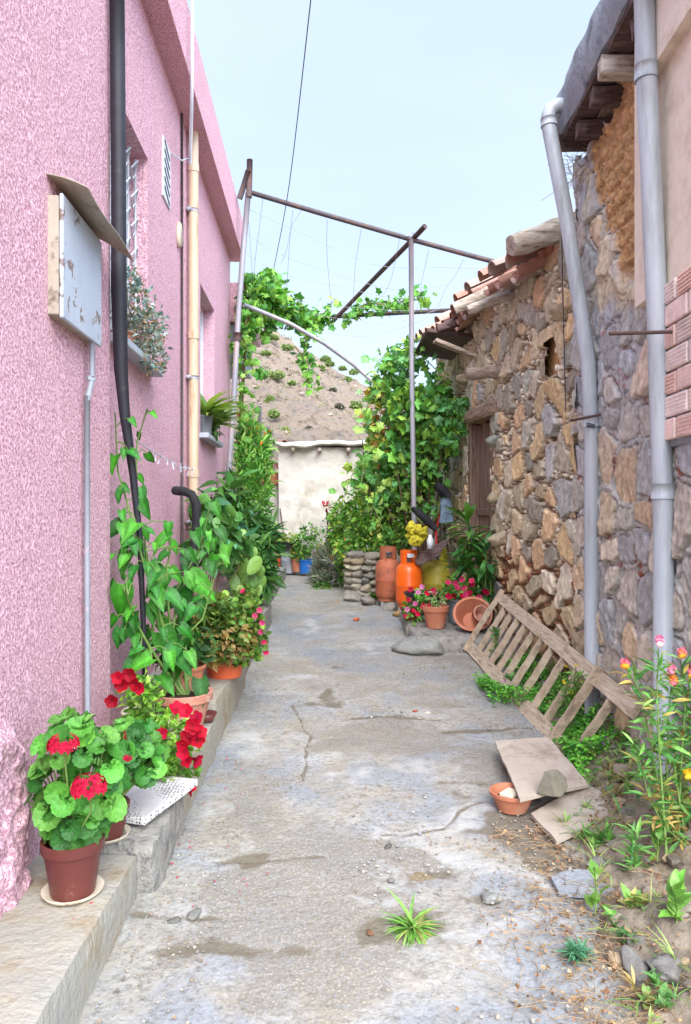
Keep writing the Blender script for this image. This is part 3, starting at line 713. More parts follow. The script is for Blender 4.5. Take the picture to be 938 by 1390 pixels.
for z in (4.2, 2.75, 1.5):
    cl_ = MB(); cl_.tube([V(x, 6.4, z), V(x, 6.4, z+.03)], .046, 14); cl_.box((x-.04, 6.4, z+.015), (.06, .12, .03)); cl_.build('bracket', M['galv'], dp); tag(dp, 'cream vertical drainpipe fixed to the pink wall between the two windows', 'pipe')
pipe = MB(); x = wx(6.2)+.03
pipe.tube([P(262, -70, 5.4), P(261, 60, 5.42), P(260, 150, 5.5), P(258, 222, 6.1)], .013, 8)
pipe.tube([P(258, 214, 6.05), P(247, 218, 5.9), P(230, 207, 5.62)], .006, 6)
tag(pipe.build('white_conduit', M['white_conduit']), 'thin white conduit rising past the eave of the pink house', 'conduit')
pipe = MB(); pipe.tube([V(wx(6.05)+.012, 6.1, 4.9), V(wx(6.05)+.012, 6.1, 3), V(wx(6.05)+.012, 6.1, .6)], .011, 6)
tag(pipe.build('thin_pipe', M['dark_steel']), 'thin dark pipe on the pink wall just behind the cream drainpipe', 'pipe')
# lagged black elbow pipe
pipe = MB(); Yb = 5.3
pts = [P(238, 666, Yb+.15), P(250, 667, Yb), P(260, 671, Yb), P(266, 683, Yb), P(267, 705, Yb), P(264, 740, Yb), P(258, 780, Yb), P(256, 830, Yb)]
pipe.tube(pts, .033, 12); tag(pipe.build('lagged_pipe', M['foam']), 'black foam covered elbow pipe rising from the pots beside the pink wall', 'pipe')
cp = MB(); pts = [P(207, 600, 4.7)+V(0, 0, 0), P(222, 618, 5), P(238, 631, 5.6), P(255, 636, 6.2)]
pts = [V(wx(4.2)+.02, 4.2, 2.05), V(wx(4.7)+.1, 4.7, 1.98), V(wx(5.5)+.1, 5.5, 1.93), V(wx(6.4)+.1, 6.3, 1.97)]
cp.tube(pts, .004, 5)
for k in range(9):
    t_ = k/9; q = pts[1]*(1-t_)+pts[3]*t_; cp.tube([q, q+V(random.uniform(-.03, .03), 0, -random.uniform(.03, .1))], .004, 4)
tag(cp.build('string', M['white_conduit']), 'frayed pale string tied from the black pipe to the cream drainpipe', 'string')

# ================================================================ pergola
pg = thing('pergola', (0, 8.8, .5), 'steel pipe pergola frame with sagging wires spanning the lane', 'pergola')
Y1 = 8.8; Y2 = 11.3
def part(name, pts, r, mat, seg=10, parent=pg):
    m = MB(); m.tube(pts, r, seg); return m.build(name, mat, parent)
part('post', [P(337, 262, Y1), P(331, 330, Y1), P(324, 420, Y1), P(317, 545, Y1), P(310, 650, Y1), V(-1.38, Y1, .65)], .034, M['galv'])
part('post', [P(558, 326, Y1), P(559, 500, Y1), P(562, 700, Y1), V(.83, Y1, .5)], .031, M['galv'])
part('pole_tip', [P(338, 268, Y1-.02), P(339, 217, Y1-.02)], .036, M['rust'])
part('strut', [P(337, 232, Y1-.05), P(330, 255, Y1-.03), P(325, 270, Y1)], .034, M['rust'])
part('beam', [P(336, 260, Y1), P(440, 291, Y1), P(558, 325, Y1), P(650, 350, Y1), P(705, 364, Y1)], .029, M['dark_steel'])
part('beam', [P(328, 435, Y2), P(430, 431, Y2), P(520, 426, Y2), P(616, 421, Y2)], .032, M['dark_steel'])
part('post', [P(612, 424, Y2), P(614, 690, Y2)], .03, M['galv'])
part('rafter', [P(577, 307, 8.6), P(558, 327, 8.84), P(515, 371, 9.8), P(452, 436, 11.34)], .031, M['rust'])
part('brace', [P(331, 414, Y1), P(352, 422, 8.9), P(395, 440, 9.1), P(440, 466, 9.3), P(480, 495, 9.5), P(506, 518, 9.6)], .026, M['galv'])
part('clamp', [P(323, 452, Y1-.0), P(322, 463, Y1)], .045, M['rust'])
for i in range(3):
    s = .055+.01*i; c = P(558, 325, 8.81)
    part('tie', [c+V(-s, -.05, .02), c+V(0, -.06, s), c+V(s, -.03, .03), c+V(.02, .04, -s), c+V(-s, -.05, .02)], .004, M['wire'], 4)
def wire(a, b, sag, wob=.03, r=.0024, parent=pg, name='wire', mat='wire'):
    n = 14; pts = []
    ph_ = random.random()*6
    for i in range(n+1):
        t_ = i/n; p = a*(1-t_)+b*t_; p = p+V(wob*math.sin(5*t_+ph_), 0, -sag*4*t_*(1-t_)+wob*math.sin(t_*11+ph_)); pts.append(p)
    m = MB(); m.tube(pts, r, 4, caps=False); return m.build(name, M[mat], parent)
for k in range(7):          # lengthwise wires from near beam to far beam
    t_ = .06+k*.14; a = P(336+t_*330, 262+t_*95, Y1); b = P(335+t_*275, 433-t_*9, Y2)
    wire(a, b+V(random.uniform(-.2, .2), 0, 0), .16+random.random()*.12, .04)
for k in range(6):          # crosswise wires
    t_ = (k+.4)/6; yk = Y1+(Y2-Y1)*t_
    a = P(333, 262, Y1)*(1-t_)+P(330, 433, Y2)*t_; b = P(672, 356, Y1)*(1-t_)+P(614, 424, Y2)*t_
    wire(a, b, .3+.1*random.random(), .035)
wire(P(341, 262, 8.8), P(338, 400, 9.5), .02, .03); wire(P(411, 282, 8.8), P(380, 360, 9.3), -.05, .02)
cb_ = wire(P(430, -60, 5.6), P(372, 366, 11.2), .2, .012, .005, None, 'overhead_cable', 'cable')
tag(cb_, 'thin dark overhead cable crossing the sky down to the pergola', 'cable')

# ================================================================ right side: stone building (tiled roof)
def sx(y): return 1.8-.039*y
STPAL = ['#b3a488', '#bda988', '#a39c88', '#96988e', '#b3a894', '#c4ad86', '#a09480', '#9a9c9b', '#a8a498', '#bda384', '#aa9a7c', '#bab2a2', '#b59a7c', '#918c80', '#b0a68e', '#a8a08a']
STPAL2 = ['#a3a19a', '#b0aaa0', '#9b9d9f', '#b8aa94', '#a8a298', '#989ea3', '#b5aea5', '#9ea1a2', '#bfab92', '#93989d', '#aea496', '#a6a9ad']
def stonewall(name, line, u0, u1, z0, z1, du, dz, cu, cv, pal, parent, hide, depth=.045, seed=1, mortar='pebble', label=None, mortcol='#e8dcc2', recess=.035, thr=.09, extra=None):
    us = np.arange(u0, u1+du/2, du); zs = np.arange(z0, z1+dz/2, dz); Ug, Zg = np.meshgrid(us, zs)
    r2 = np.random.default_rng(seed)
    wU = nz2(Ug, Zg, 2.2, seed, 2)*.05; wV = nz2(Ug, Zg, 2.2, seed+5, 2)*.07; w3 = nz2(Ug, Zg, 9, seed+2, 3)*.012
    def cells(cu, cv, p, sd):
        r3 = np.random.default_rng(sd); T = r3.random((64, 64, 6))
        A = (Ug+wU+w3)/cu; B = (Zg+wV+w3)/cv; ia, ib = np.floor(A).astype(int), np.floor(B).astype(int)
        f1 = np.full(A.shape, 9.); f2 = f1.copy(); idx = np.zeros(A.shape, int); ox = f1.copy(); oy = f1.copy()
        for di in (-1, 0, 1):
            for dj in (-1, 0, 1):
                ci, cj = ia+di, ib+dj; h = T[ci % 64, cj % 64]
                x = A-(ci+.5+(h[..., 0]-.5)*.8); y = B-(cj+.5+(h[..., 1]-.5)*.8)
                w = .75+.6*h[..., 2]; asp = .8+.45*h[..., 3]
                d = ((np.abs(x)*asp)**p+(np.abs(y)/asp)**p)**(1/p)*w
                cl = d < f1; f2 = np.where(cl, f1, np.minimum(f2, d)); idx = np.where(cl, (ci % 64)*64+cj % 64, idx)
                ox = np.where(cl, x, ox); oy = np.where(cl, y, oy); f1 = np.where(cl, d, f1)
        return f1, f2, idx, ox, oy
    f1, f2, idx, ox, oy = cells(cu, cv, 2.6, seed); e = f2-f1
    Hs = r2.random((4096, 5)); st = Hs[idx]
    mask = np.clip((e-thr)/.045, 0, 1); mask = mask*mask*(3-2*mask); ring = np.exp(-((e-thr+.012)/.028)**2)
    g1, g2, gi, gx, gy = cells(.075, .042, 2.2, seed+9); gm = np.clip((g2-g1-.12)/.25, 0, 1)
    fine = nz2(Ug, Zg, 16, seed+3, 4)
    stone_h = depth*(.45+.75*st[..., 0])+(st[..., 1]-.5)*ox*.05+(st[..., 2]-.5)*oy*.06+fine*.008
    pc = np.array([lin(c) for c in pal])*1.3*np.array([1.04, 1., .93]); sc = pc[(st[..., 3]*len(pal)).astype(int) % len(pal)]*(.8+.4*st[..., 4:5])*(1+.25*fine[..., None])
    streak = nz2(Ug*3, Zg, 8, seed+7, 3); sc = sc*(1+.22*streak[..., None])
    if mortar == 'pebble':
        gh = r2.random((4096, 3))[gi]; mh = -recess*.3+gm*.026*(.4+gh[..., 0]); mh = np.where(gh[..., 1] < .18, -recess, mh)
        low = np.clip((1.35-Zg+.25*wU*10)/.2, 0, 1)[..., None]
        c1 = np.array(lin(mortcol))*(.7+.5*gh[..., 2:3]); c2 = np.array(lin('#a0694e'))*(.6+.6*gh[..., 2:3])
        mc = c1*(1-low)+c2*low; mc = np.where((gm > .3)[..., None], mc, np.array(lin('#8a7455')))
    else:
        mh = .012+nz2(Ug, Zg, 7, seed+4, 4)*.02+gm*.004; mc = np.array(lin(mortcol))*(1+.3*fine[..., None])
        red = (nz2(Ug, Zg, 4, seed+14, 2) > .38)[..., None]&(gm > .5)[..., None]; mc = np.where(red, np.array(lin('#96604c')), mc)
    mh = mh-ring*(.022 if mortar == 'pebble' else .014); mc = mc*(1-.45*ring[..., None])
    h = mh*(1-mask)+stone_h*mask; C = mc*(1-mask[..., None])+sc*mask[..., None]
    if extra: h, C = extra(Ug, Zg, h, C, fine)
    X, Y, N = line(Ug); Xw = X+N[0]*h; Yw = Y+N[1]*h
    v = np.stack([Xw, Yw, Zg], -1).reshape(-1, 3); nu = len(us)
    I, J = np.meshgrid(np.arange(nu-1), np.arange(len(zs)-1)); a = (J*nu+I).ravel()
    mid_u = (us[:-1]+us[1:])/2; mid_z = (zs[:-1]+zs[1:])/2; MU, MZ = np.meshgrid(mid_u, mid_z); keep = ~hide(MU, MZ).ravel()
    f = np.stack([a, a+nu, a+nu+1, a+1], 1)[keep]
    m = MB(); m.add(v, f.tolist(), C.reshape(-1, 3).clip(.01, 1)); return m.build(name, M['stone'], parent)
sb = thing('stone_barn', (2.0, 8, .5), 'old rubble stone building with wooden door and broken clay tile eave', 'building')
DY0, DY1, DZ0, DZ1 = 7.5, 8.6, .5, 2.62
def eave_z(y): return np.interp(y, [5.0, 5.7, 7, 9, 10.7, 12], [3.62, 3.66, 3.84, 3.96, 4.18, 4.2])
NI = (.9989, -.0, 0)
def hide_far(U, Z):
    door = (U > DY0)&(U < DY1)&(Z > DZ0)&(Z < DZ1)
    nich = (np.abs(U-5.62) < .12)&(np.abs(Z-2.78) < .14)
    return door | (Z > eave_z(U)+.05*np.sin(U*9)) | nich
stonewall('wall', lambda U: (sx(U), U, (-1., -.039)), 5.03, 11.0, .2, 4.3, .0125, .0095, .34, .235, STPAL, sb, hide_far, seed=3, depth=.034, thr=.15)
b = MB(); b.box((sx(8)+.65, 8.06, 2.1), (1.1, 5.8, 4.0), (0, 0, .039)); 
# core behind the facing, cut for the door by stacking blocks round it
b = MB()
def core(y0, y1, z0, z1, d0=.05, d1=.55):
    v = [(sx(y)+d, y, z) for y in (y0, y1) for d in (d0, d1) for z in (z0, z1)]
    b.add(v, [(0, 1, 5, 4), (2, 6, 7, 3), (0, 2, 3, 1), (4, 5, 7, 6), (1, 3, 7, 5), (0, 4, 6, 2)])
core(5.04, DY0, 0, 3.6); core(DY1, 11.0, 0, 3.8); core(DY0, DY1, DZ1, 3.75)
core(5.12, 11, 0, 3.6, 4.5, 4.9)
b.box((3.4, 11.0, 1.9), (4, .3, 3.9)); b.box((3.9, 5.3, 1.9), (4.0, .3, 3.5))
b.build('wall_core', M['adobe'], sb, smooth=False)
# door
yc = (DY0+DY1)/2; rz = .039
dr = MB()
for k in range(6):
    w = (DY1-DY0-.1)/6; y = DY0+.05+w*(k+.5); dr.box((sx(y)+.1+random.uniform(-.008, .008), y, (DZ0+DZ1)/2+random.uniform(-.02, .02)), (.035, w-.008, DZ1-DZ0-.05), (random.uniform(-.01, .01), 0, rz), bev=.006)
d_ = dr.build('door', M['door_wood'], sb, smooth=False)
m = MB(); m.box((sx(yc)+.07, yc, 1.6), (.03, .95, .09), (0, 0, rz), bev=.01); m.build('ledge_rail', M['door_wood'], d_, smooth=False)
m = MB(); m.tube([(sx(7.66)+.06, 7.66, 1.5), (sx(7.66)+.0, 7.68, 1.5), (sx(7.66)+.0, 7.72, 1.42)], .01, 6); m.build('handle', M['rust'], d_)
for y in (DY0+.03, DY1-.03):
    m = MB(); m.box((sx(y)+.03, y, (DZ0+DZ1)/2), (.12, .09, DZ1-DZ0), (0, 0, rz), bev=.012, jit=.003); m.build('door_post', M['door_wood'], sb, smooth=False)
m = MB(); m.box((sx(yc), yc-.03, DZ1+.05), (.17, 1.5, .12), (R(3), 0, rz), bev=.015, jit=.004); m.build('lintel', M['wood_y'], sb, smooth=False)
m = MB(); m.box((sx(yc)+.5, yc, 1.5), (.02, 1.2, 2.4)); m.build('room_shade_sheet', M['soil'], sb, smooth=False)  # dark sheet behind the door, its colour standing in for the unlit room
# projecting timber ends and stones
def beam_end(name, p0, p1, r, mat='log', seg=10, rag=.12):
    m = MB(); p0 = V(*p0); p1 = V(*p1); n = 9; pts = []; rs = []
    for i in range(n+1): pts.append(p0*(1-i/n)+p1*(i/n)+rng.normal(0, r*.06, 3)); rs.append(r*(1+rng.normal(0, rag*.5))*(1 if i else .93))
    m.tube(pts, rs, seg)
    vs = m.v[0]; ax = (p1-p0)/np.linalg.norm(p1-p0); 
    fl = np.array([mnoise.noise(Vector((q-ax*np.dot(q-p0, ax)*.85)*18)) for q in vs]); cen = p0+np.outer((vs-p0)@ax, ax); m.v[0] = cen+(vs-cen)*(1+.35*fl)[:, None]
    return m.build(name, M[mat], sb, auto=45)
beam_end('log', (1.22, 5.4, 3.55), (2.1, 5.46, 3.86), .085, seg=14)
beam_end('log', (1.02, 6.9, 3.50), (1.62, 6.75, 3.76), .06)
beam_end('log', (1.12, 6.75, 3.44), (1.6, 6.7, 3.62), .05)
beam_end('log', (1.19, 7.25, 2.96), (1.62, 7.15, 2.98), .062, 'wood_x')
m = MB(); m.box((1.16, 7.8, 3.33), (.46, .15, .035), (0, R(20), R(6)), bev=.005, jit=.003); m.build('loose_plank', M['white_frame'] if False else M['wood_x'], sb, smooth=False)
m = MB(); m.box((1.22, 9.1, 3.66), (.6, 1.3, .05), (0, R(8), .03), jit=.012); m.build('soffit_board', M['dark_wood'], sb, smooth=False)
for y in (8.35, 9.0, 9.7, 10.4): beam_end('rafter', (1.0-.039*(y-9)+.02, y, 3.72+.08*(y-9)), (1.7, y, 4.0+.08*(y-9)), .055, 'dark_wood')
for (y, z, s_) in ((7.28, 2.3, .2), (7.1, 1.35, .24), (7.32, 1.75, .22), (6.9, 2.9, .16), (8.8, 3.2, .25), (9.2, 2.9, .2), (5.35, 3.05, .2), (5.5, 2.95, .14)):
    m = MB(); m.rock((sx(y)-.02 if y not in (5.5,) else sx(y)+.05, y, z), (.22, s_, s_*.55), np.array(lin(random.choice(STPAL[:7])))); m.build('jutting_stone', M['stone'], sb)
# clay tiles
def tile_mb(p, dvec, L=.42, r0=.095, r1=.075, concave=False, roll=0):
    m = MB(); d = Vector(dvec).normalized(); side = d.cross(Vector((0, 0, 1))).normalized(); up = side.cross(d)
    if concave: up = -up
    up = Matrix.Rotation(roll, 3, d) @ up; side = Matrix.Rotation(roll, 3, d) @ side
    n = 9; vs = []
    for e_ in (0, 1):
        for th in (0, .014):
            for i in range(n):
                a = math.pi*(i/(n-1)); r = (r0 if e_ == 0 else r1)-th
                q = Vector(p)+d*(-L*e_)+side*(math.cos(a)*r)+up*(math.sin(a)*r*.8); vs.append(tuple(q))
    fs = []
    O = lambda e_, th, i: e_*2*n+th*n+i
    for i in range(n-1):
        fs += [(O(0, 0, i), O(0, 0, i+1), O(1, 0, i+1), O(1, 0, i)), (O(0, 1, i), O(1, 1, i), O(1, 1, i+1), O(0, 1, i+1)), (O(0, 0, i), O(0, 1, i), O(0, 1, i+1), O(0, 0, i+1)), (O(1, 0, i), O(1, 0, i+1), O(1, 1, i+1), O(1, 1, i))]
    for i in (0, n-1): fs.append((O(0, 0, i), O(1, 0, i), O(1, 1, i), O(0, 1, i)))
    c = np.array(lin(random.choice(['#b08270', '#a87868', '#bb9080', '#a07568', '#b38c7e', '#ad978c'])))*random.uniform(.85, 1.1)
    m.add(vs, fs, c); return m
cnt = 0
y = 5.62
while y < 10.9:
    ez = float(np.interp(y, [5.6, 5.7, 7, 9, 10.7], [3.54, 3.54, 3.74, 3.84, 4.1])); ex = 1.8-.039*y-.30+random.uniform(-.09, .05)
    sl_ = random.uniform(.40, .52); d = (-1, random.uniform(-.28, .05), -sl_); jz = random.uniform(-.015, .02)
    if not (6.55 < y < 6.95):
        for row in range(3):
            q = (ex+row*.30, y+.02*row+random.uniform(-.015, .015), ez+jz+row*.30*.46+.012*row)
            if row < 2 or random.random() < .9: tile_mb(q, (d[0], d[1]*.6, d[2]), roll=random.uniform(-.15, .15)).build('roof_tile', M['tile'], sb, auto=40)
        tile_mb((ex+.05, y+.11, ez-.05+jz), (d[0], 0, d[2]), concave=True).build('roof_tile', M['tile'], sb, auto=40); cnt += 1
    y += random.uniform(.20, .235)
rs_ = MB()   # plain roof body behind the broken eave
rv = [(sx(5.5)-.05, 5.5, 3.6), (sx(11)-.05, 11, 4.15), (5.2, 11, 5.4), (5.2, 5.5, 4.9)]
rs_.add([(*a[:2], a[2]) for a in rv]+[(*a[:2], a[2]-.06) for a in rv], [(0, 1, 2, 3), (7, 6, 5, 4), (0, 4, 5, 1), (1, 5, 6, 2), (2, 6, 7, 3), (3, 7, 4, 0)], lin('#a86a50')); rs_.build('roof', M['tile'], sb, smooth=False)

# ================================================================ near right: plastered house with adobe and brick patches
nh = thing('rubble_house', (2.0, 3.8, .5), 'tall grey mortared stone house with adobe and brick patches at the right', 'house')
def nx_(y): return 1.40+.04*y
def adobe_mask(U, Z):    # in wall coordinates
    px = 469+1000*nx_(U)/U; py = 695-(Z-EYE)*1000/U
    left = np.interp(py, [90, 190, 250, 300, 330, 385, 400], [845, 806, 810, 822, 838, 846, 880]); 
    return px, py, left
def extra_near(U, Z, h, C, fine):
    px, py, left = adobe_mask(U, Z)
    wob = nz2(U, Z, 6, 4.4, 3)*14
    m = np.clip((px+wob-left)/6, 0, 1)*np.clip((385+wob*1.5-py)/8, 0, 1)
    ad = np.array(lin('#bd9668'))*(1+.45*fine[..., None]); lump = nz2(U, Z, 22, 2.9, 5)*.6+nz2(U, Z, 5, 1.9, 2)*.3
    course = .5+.5*np.sin(Z*2*math.pi/.13+wob*.05)
    ah = .005+lump*.035-(course < .12)*.015
    h = h*(1-m)+ah*m; ad = ad*(1+.3*lump[..., None]); C = C*(1-m[..., None])+ad*m[..., None]
    # smooth bluish cement smear in the upper middle
    s = np.clip((px-775)/10, 0, 1)*np.clip((py+wob-360)/40, 0, 1)*np.clip((640-py+wob)/60, 0, 1)*(1-m)*.3
    C = C*(1-s[..., None])+np.array(lin('#a8adb3'))*(1+.25*fine[..., None])*s[..., None]; h = h*(1-s*.5)
    # remains of cream plaster round the adobe
    r = np.exp(-((py-395+wob)/22)**2)*np.clip((px-800)/15, 0, 1)*np.clip((885-px)/8, 0, 1)+np.exp(-((px-left+wob+10)/9)**2)*np.clip((390-py)/20, 0, 1)*np.clip((py-215)/15, 0, 1)*.8
    r = np.clip(r*1.2-.25, 0, 1); C = C*(1-r[..., None])+np.array(lin('#cbbd9e'))*(1+.2*fine[..., None])*r[..., None]; h = h+r*.015
    return h, C
def hide_near(U, Z):
    px, py, left = adobe_mask(U, Z)
    return (Z > 3.98+.06*np.sin(U*14))
stonewall('wall', lambda U: (nx_(U), U, (-1., .04)), 2.46, 5.115, .2, 4.02, .0085, .0085, .30, .25, STPAL2, nh, hide_near, seed=8, mortar='cement', mortcol='#b9b6ae', depth=.032, thr=.14, extra=extra_near)
c_ = MB(); v = [(x, y, z) for y, x in ((2.45, 1.498+.03), (5.1, 1.604+.03)) for x in (x, x+3.2) for z in (0, 3.97)]
c_.add(v, [(0, 1, 5, 4), (2, 6, 7, 3), (0, 2, 3, 1), (4, 5, 7, 6), (1, 3, 7, 5), (0, 4, 6, 2)]); c_.build('wall_core', M['plaster'], nh, smooth=False)
# window surround in cream plaster and recess
def nbox(name, y0, y1, z0, z1, d, out, mat, bev=.01):
    m = MB(); v = [(nx_(y)-o, y, z) for y in (y0, y1) for o in (out, out-d) for z in (z0, z1)]
    m.add(v, [(0, 1, 5, 4), (2, 6, 7, 3), (0, 2, 3, 1), (4, 5, 7, 6), (1, 3, 7, 5), (0, 4, 6, 2)]); return m.build(name, M[mat], nh, smooth=False)
nbox('plaster_band', 3.54, 3.69, 2.62, 4.0, .1, .10, 'plaster')
nbox('plaster_band', 2.5, 3.54, 3.68, 4.0, .1, .10, 'plaster')
nbox('blocked_window', 2.5, 3.54, 2.62, 3.68, .03, .045, 'plaster')
# brick patch
bm_ = MB(); mo = MB()
r = 0; z = 1.93
while z < 2.60:
    y = 2.5+(r % 2)*.13
    while y < 3.5:
        lim = 3.50+.03*math.sin(r*2.1)
        if y+.25 < lim+.1:
            y1_ = min(y+.245, lim); ym = (y+y1_)/2; h_ = .092
            col = np.array(lin(random.choice(['#e6c9bd', '#ead0c5', '#e0beb0', '#e4d2c9'])))*random.uniform(.9, 1.1)
            bm_.box((nx_(ym)-.052+random.uniform(-.004, .004), ym, z+h_/2), (.03, y1_-y-.012, h_), (0, 0, -.04), col, bev=.004)
            for q in range(5): bm_.box((nx_(ym)-.068, ym, z+.012+q*.017), (.0035, y1_-y-.02, .008), (0, 0, -.04), col*.95)
        y += .257
    z += .104; r += 1
bm_.build('brick_patch', M['tile'], nh, smooth=False)
nbox('brick_mortar', 2.5, 3.53, 1.90, 2.62, .04, .045, 'slab')
# roof edge
def eave_x(y): return 1.205+.04*y
sv = []; ny = 60
mb = MB(); rows = []
prof = [(0.012, 4.06), (-.012, 4.12), (-.02, 4.22), (-.01, 4.33), (.03, 4.38), (1.6, 4.46), (1.6, 4.06)]
yy = np.linspace(2.5, 4.84, ny)
for y in yy:
    for (o, z) in prof:
        n_ = mnoise.noise(Vector((y*5, o*9, z*5)))*.03; sv.append((eave_x(y)+o+n_, y, z+n_*.6))
k = len(prof); fs = [(i*k+j, i*k+(j+1) % k, (i+1)*k+(j+1) % k, (i+1)*k+j) for i in range(ny-1) for j in range(k)]+[tuple(range(k))[::-1], tuple(range((ny-1)*k, ny*k))]
mb.add(sv, fs); mb.build('roof_slab', M['slab'], nh, auto=40)
for j in range(3):
    m = MB(); v = [(eave_x(y)+.02+j*.14+o, y, 4.025+zz) for y in (2.5, 4.82-.05*j) for o in (0, .128) for zz in (0, .03)]
    m.add(v, [(0, 1, 5, 4), (2, 6, 7, 3), (0, 2, 3, 1), (4, 5, 7, 6), (1, 3, 7, 5), (0, 4, 6, 2)]); m.build('soffit_plank', M['wood_y'] if j else M['dark_wood'], nh, smooth=False)
m = MB(); m.box((eave_x(4.8)+.17, 4.83, 4.03), (.34, .03, .13), (0, R(-3), .04), jit=.003); m.build('end_board', M['dark_wood'], nh, smooth=False)
for (y, x0, pale) in ((4.55, .05, 0), (4.2, .04, 0), (3.92, .0, 1), (3.6, .06, 0), (3.2, .03, 0)):
    m = MB(); m.box((eave_x(y)+x0+.2, y, 3.965), (.42, .085, .10), (0, 0, .04+random.uniform(-.1, .1)), bev=.008, jit=.003); m.build('rafter_end', M['log'] if pale else M['dark_wood'], nh, smooth=False)
# downpipes
def downpipe(pts, r, lab, collars):
    m = MB(); m.tube(pts, r, 16, caps=True); root = m.build('downpipe', M['grey_pvc']); tag(root, lab, 'pipe')
    for a, b in collars:
        c = MB(); c.tube([a, b], r*1.13, 16); c.build('pipe_collar', M['grey_pvc'], root)
    return root
a = V(1.31, 4.72, 4.20)
pts = [V(1.44, 4.72, 4.20), V(1.36, 4.72, 4.205), a+V(.005, 0, -.02), a+V(-.01, 0, -.06), a+V(-.005, 0, -.14), V(1.40, 4.66, 3.45), V(1.515, 4.6, 2.55), V(1.535, 4.6, 2.1), V(1.538, 4.6, 1.3), V(1.54, 4.6, .3)]
downpipe(pts, .046, 'slanting grey plastic downpipe starting with an elbow under the roof edge, left of the pair', [(a+V(-.008, 0, -.08), a+V(-.006, 0, -.13)), (V(1.537, 4.6, 2.13), V(1.535, 4.6, 2.2))])
pts = [V(1.38, 3.43, 4.4), V(1.40, 3.43, 3.7), V(1.45, 3.43, 2.55), V(1.48, 3.43, 1.6), V(1.485, 3.43, .3)]
downpipe(pts, .047, 'taller grey plastic downpipe standing in front of the brick patch, right of the pair', [(V(1.478, 3.43, 1.66), V(1.48, 3.43, 1.73)), (V(1.40, 3.43, 3.68), V(1.401, 3.43, 3.61))])
m = MB(); m.tube([P(827, 453, 3.30), P(895, 451, 3.30), P(950, 449, 3.30)], .0085, 8); tag(m.build('iron_bar', M['rust']), 'long rusty iron bar crossing in front of the right downpipe at brick height', 'bar')
m = MB(); m.tube([P(774, 571, 4.48), P(800, 566, 4.50), P(822, 561, 4.52)], .008, 8); tag(m.build('iron_bar', M['rust']), 'short rusty iron bar pinning the slanting left downpipe to the wall', 'bar')
m = MB()
for k in range(3): m.tube([V(1.49, 4.56, 2.13+k*.01), V(1.53, 4.54, 2.12+k*.01), V(1.58, 4.6, 2.14+k*.008), V(1.6, 4.65, 2.14)], .003, 5)
tag(m.build('tie_wire', M['rust']), 'thin wire twisted round the left downpipe joint', 'wire')
m = MB(); m.tube([P(762, 300, 5.2), P(764, 400, 5.15), P(768, 560, 5.1)], .004, 5); tag(m.build('thin_cable', M['cable']), 'thin dark cable hanging down the seam between the two stone houses', 'cable')

# dry grass on the wall top
dg = MB()
for k in range(60):
    y = random.uniform(4.6, 5.2); b0 = V(nx_(y)-random.uniform(-.05, .08), y, 3.93+random.uniform(-.1, .05))
    dx = V(random.uniform(-.9, .1), random.uniform(-.2, .3), random.uniform(-.6, .7)); L = random.uniform(.08, .28)
    dg.tube([b0, b0+dx*L*.5+V(0, 0, .02), b0+dx*L], .0018, 3, col=lin(random.choice(['#a58c66', '#8e7250', '#a8806a'])))
tag(dg.build('dry_grass', M['leaf']), 'tuft of dry brown grass drooping from the wall top under the roof end', 'grass')
# ================================================================ far end of the lane
sh = thing('shed', (-.2, 12.1, .6), 'low grey white plastered shed closing the far end of the lane', 'shed')
def roughwall(x0, x1, yb, z0, z1, amp=.02, seed=0):
    xs = np.linspace(x0, x1, 70); zs = np.linspace(z0, z1, 60); Xx, Zz = np.meshgrid(xs, zs); n = nz2(Xx, Zz, 1.6, seed, 5)
    v = np.stack([Xx, yb-n*amp*2, Zz], -1).reshape(-1, 3); I, J = np.meshgrid(np.arange(69), np.arange(59)); a = (J*70+I).ravel()
    m = MB(); m.add(v, np.stack([a, a+1, a+71, a+70], 1).tolist()); return m
roughwall(-1.10, 2.2, 12.1, .4, 2.66, seed=2).build('wall', M['shedwall'], sh)
m = MB(); m.box((.55, 13.6, 1.5), (3.28, 2.9, 2.2)); m.build('wall_core', M['shedwall'], sh, smooth=False)
m = MB(); nx_r = 60; sv = []
for i in range(nx_r):
    x = -1.14+3.4*i/(nx_r-1)
    for (dy, dz) in ((-.16, .02), (-.19, .04), (-.18, .08), (-.1, .10), (.4, .12), (3.1, .3), (3.1, .1)):
        n = mnoise.noise(Vector((x*3.2, dy*2, 1.2)))*.06; sv.append((x, 12.1+dy+n*.5, 2.655+dz+n*(1 if dz < .25 else 0)))
k = 7; m.add(sv, [(i*k+j, i*k+(j+1) % k, (i+1)*k+(j+1) % k, (i+1)*k+j) for i in range(nx_r-1) for j in range(k)]+[tuple(range(k))[::-1]])
m.build('roof', M['whitewash'], sh, auto=60)
for x in (-.85, -.42, .05, .42):
    m = MB(); m.box((x, 12.02, 2.61), (.06, .22, .06), bev=.01); m.build('rafter_end', M['log'], sh, smooth=False)
an = thing('lean_to', (-1.5, 12.3, .6), 'small plastered lean-to with clay tile edge left of the grey shed', 'shed')
roughwall(-2.3, -1.14, 12.4, .4, 2.25, seed=7).build('wall', M['shedwall'], an)
m = MB(); m.box((-1.72, 13.2, 1.3), (1.15, 1.5, 1.9)); m.build('wall_core', M['shedwall'], an, smooth=False)
m = MB(); m.box((-1.5, 12.3, 2.16), (.85, .06, .2), bev=.01); m.build('fascia_board', M['terrac'], an, smooth=False)
for k in range(4):
    m = tile_mb((-1.16-k*.19, 12.2, 2.26), (.1, -1, -.3), L=.45); m.build('roof_tile', M['tile'], an, auto=40)
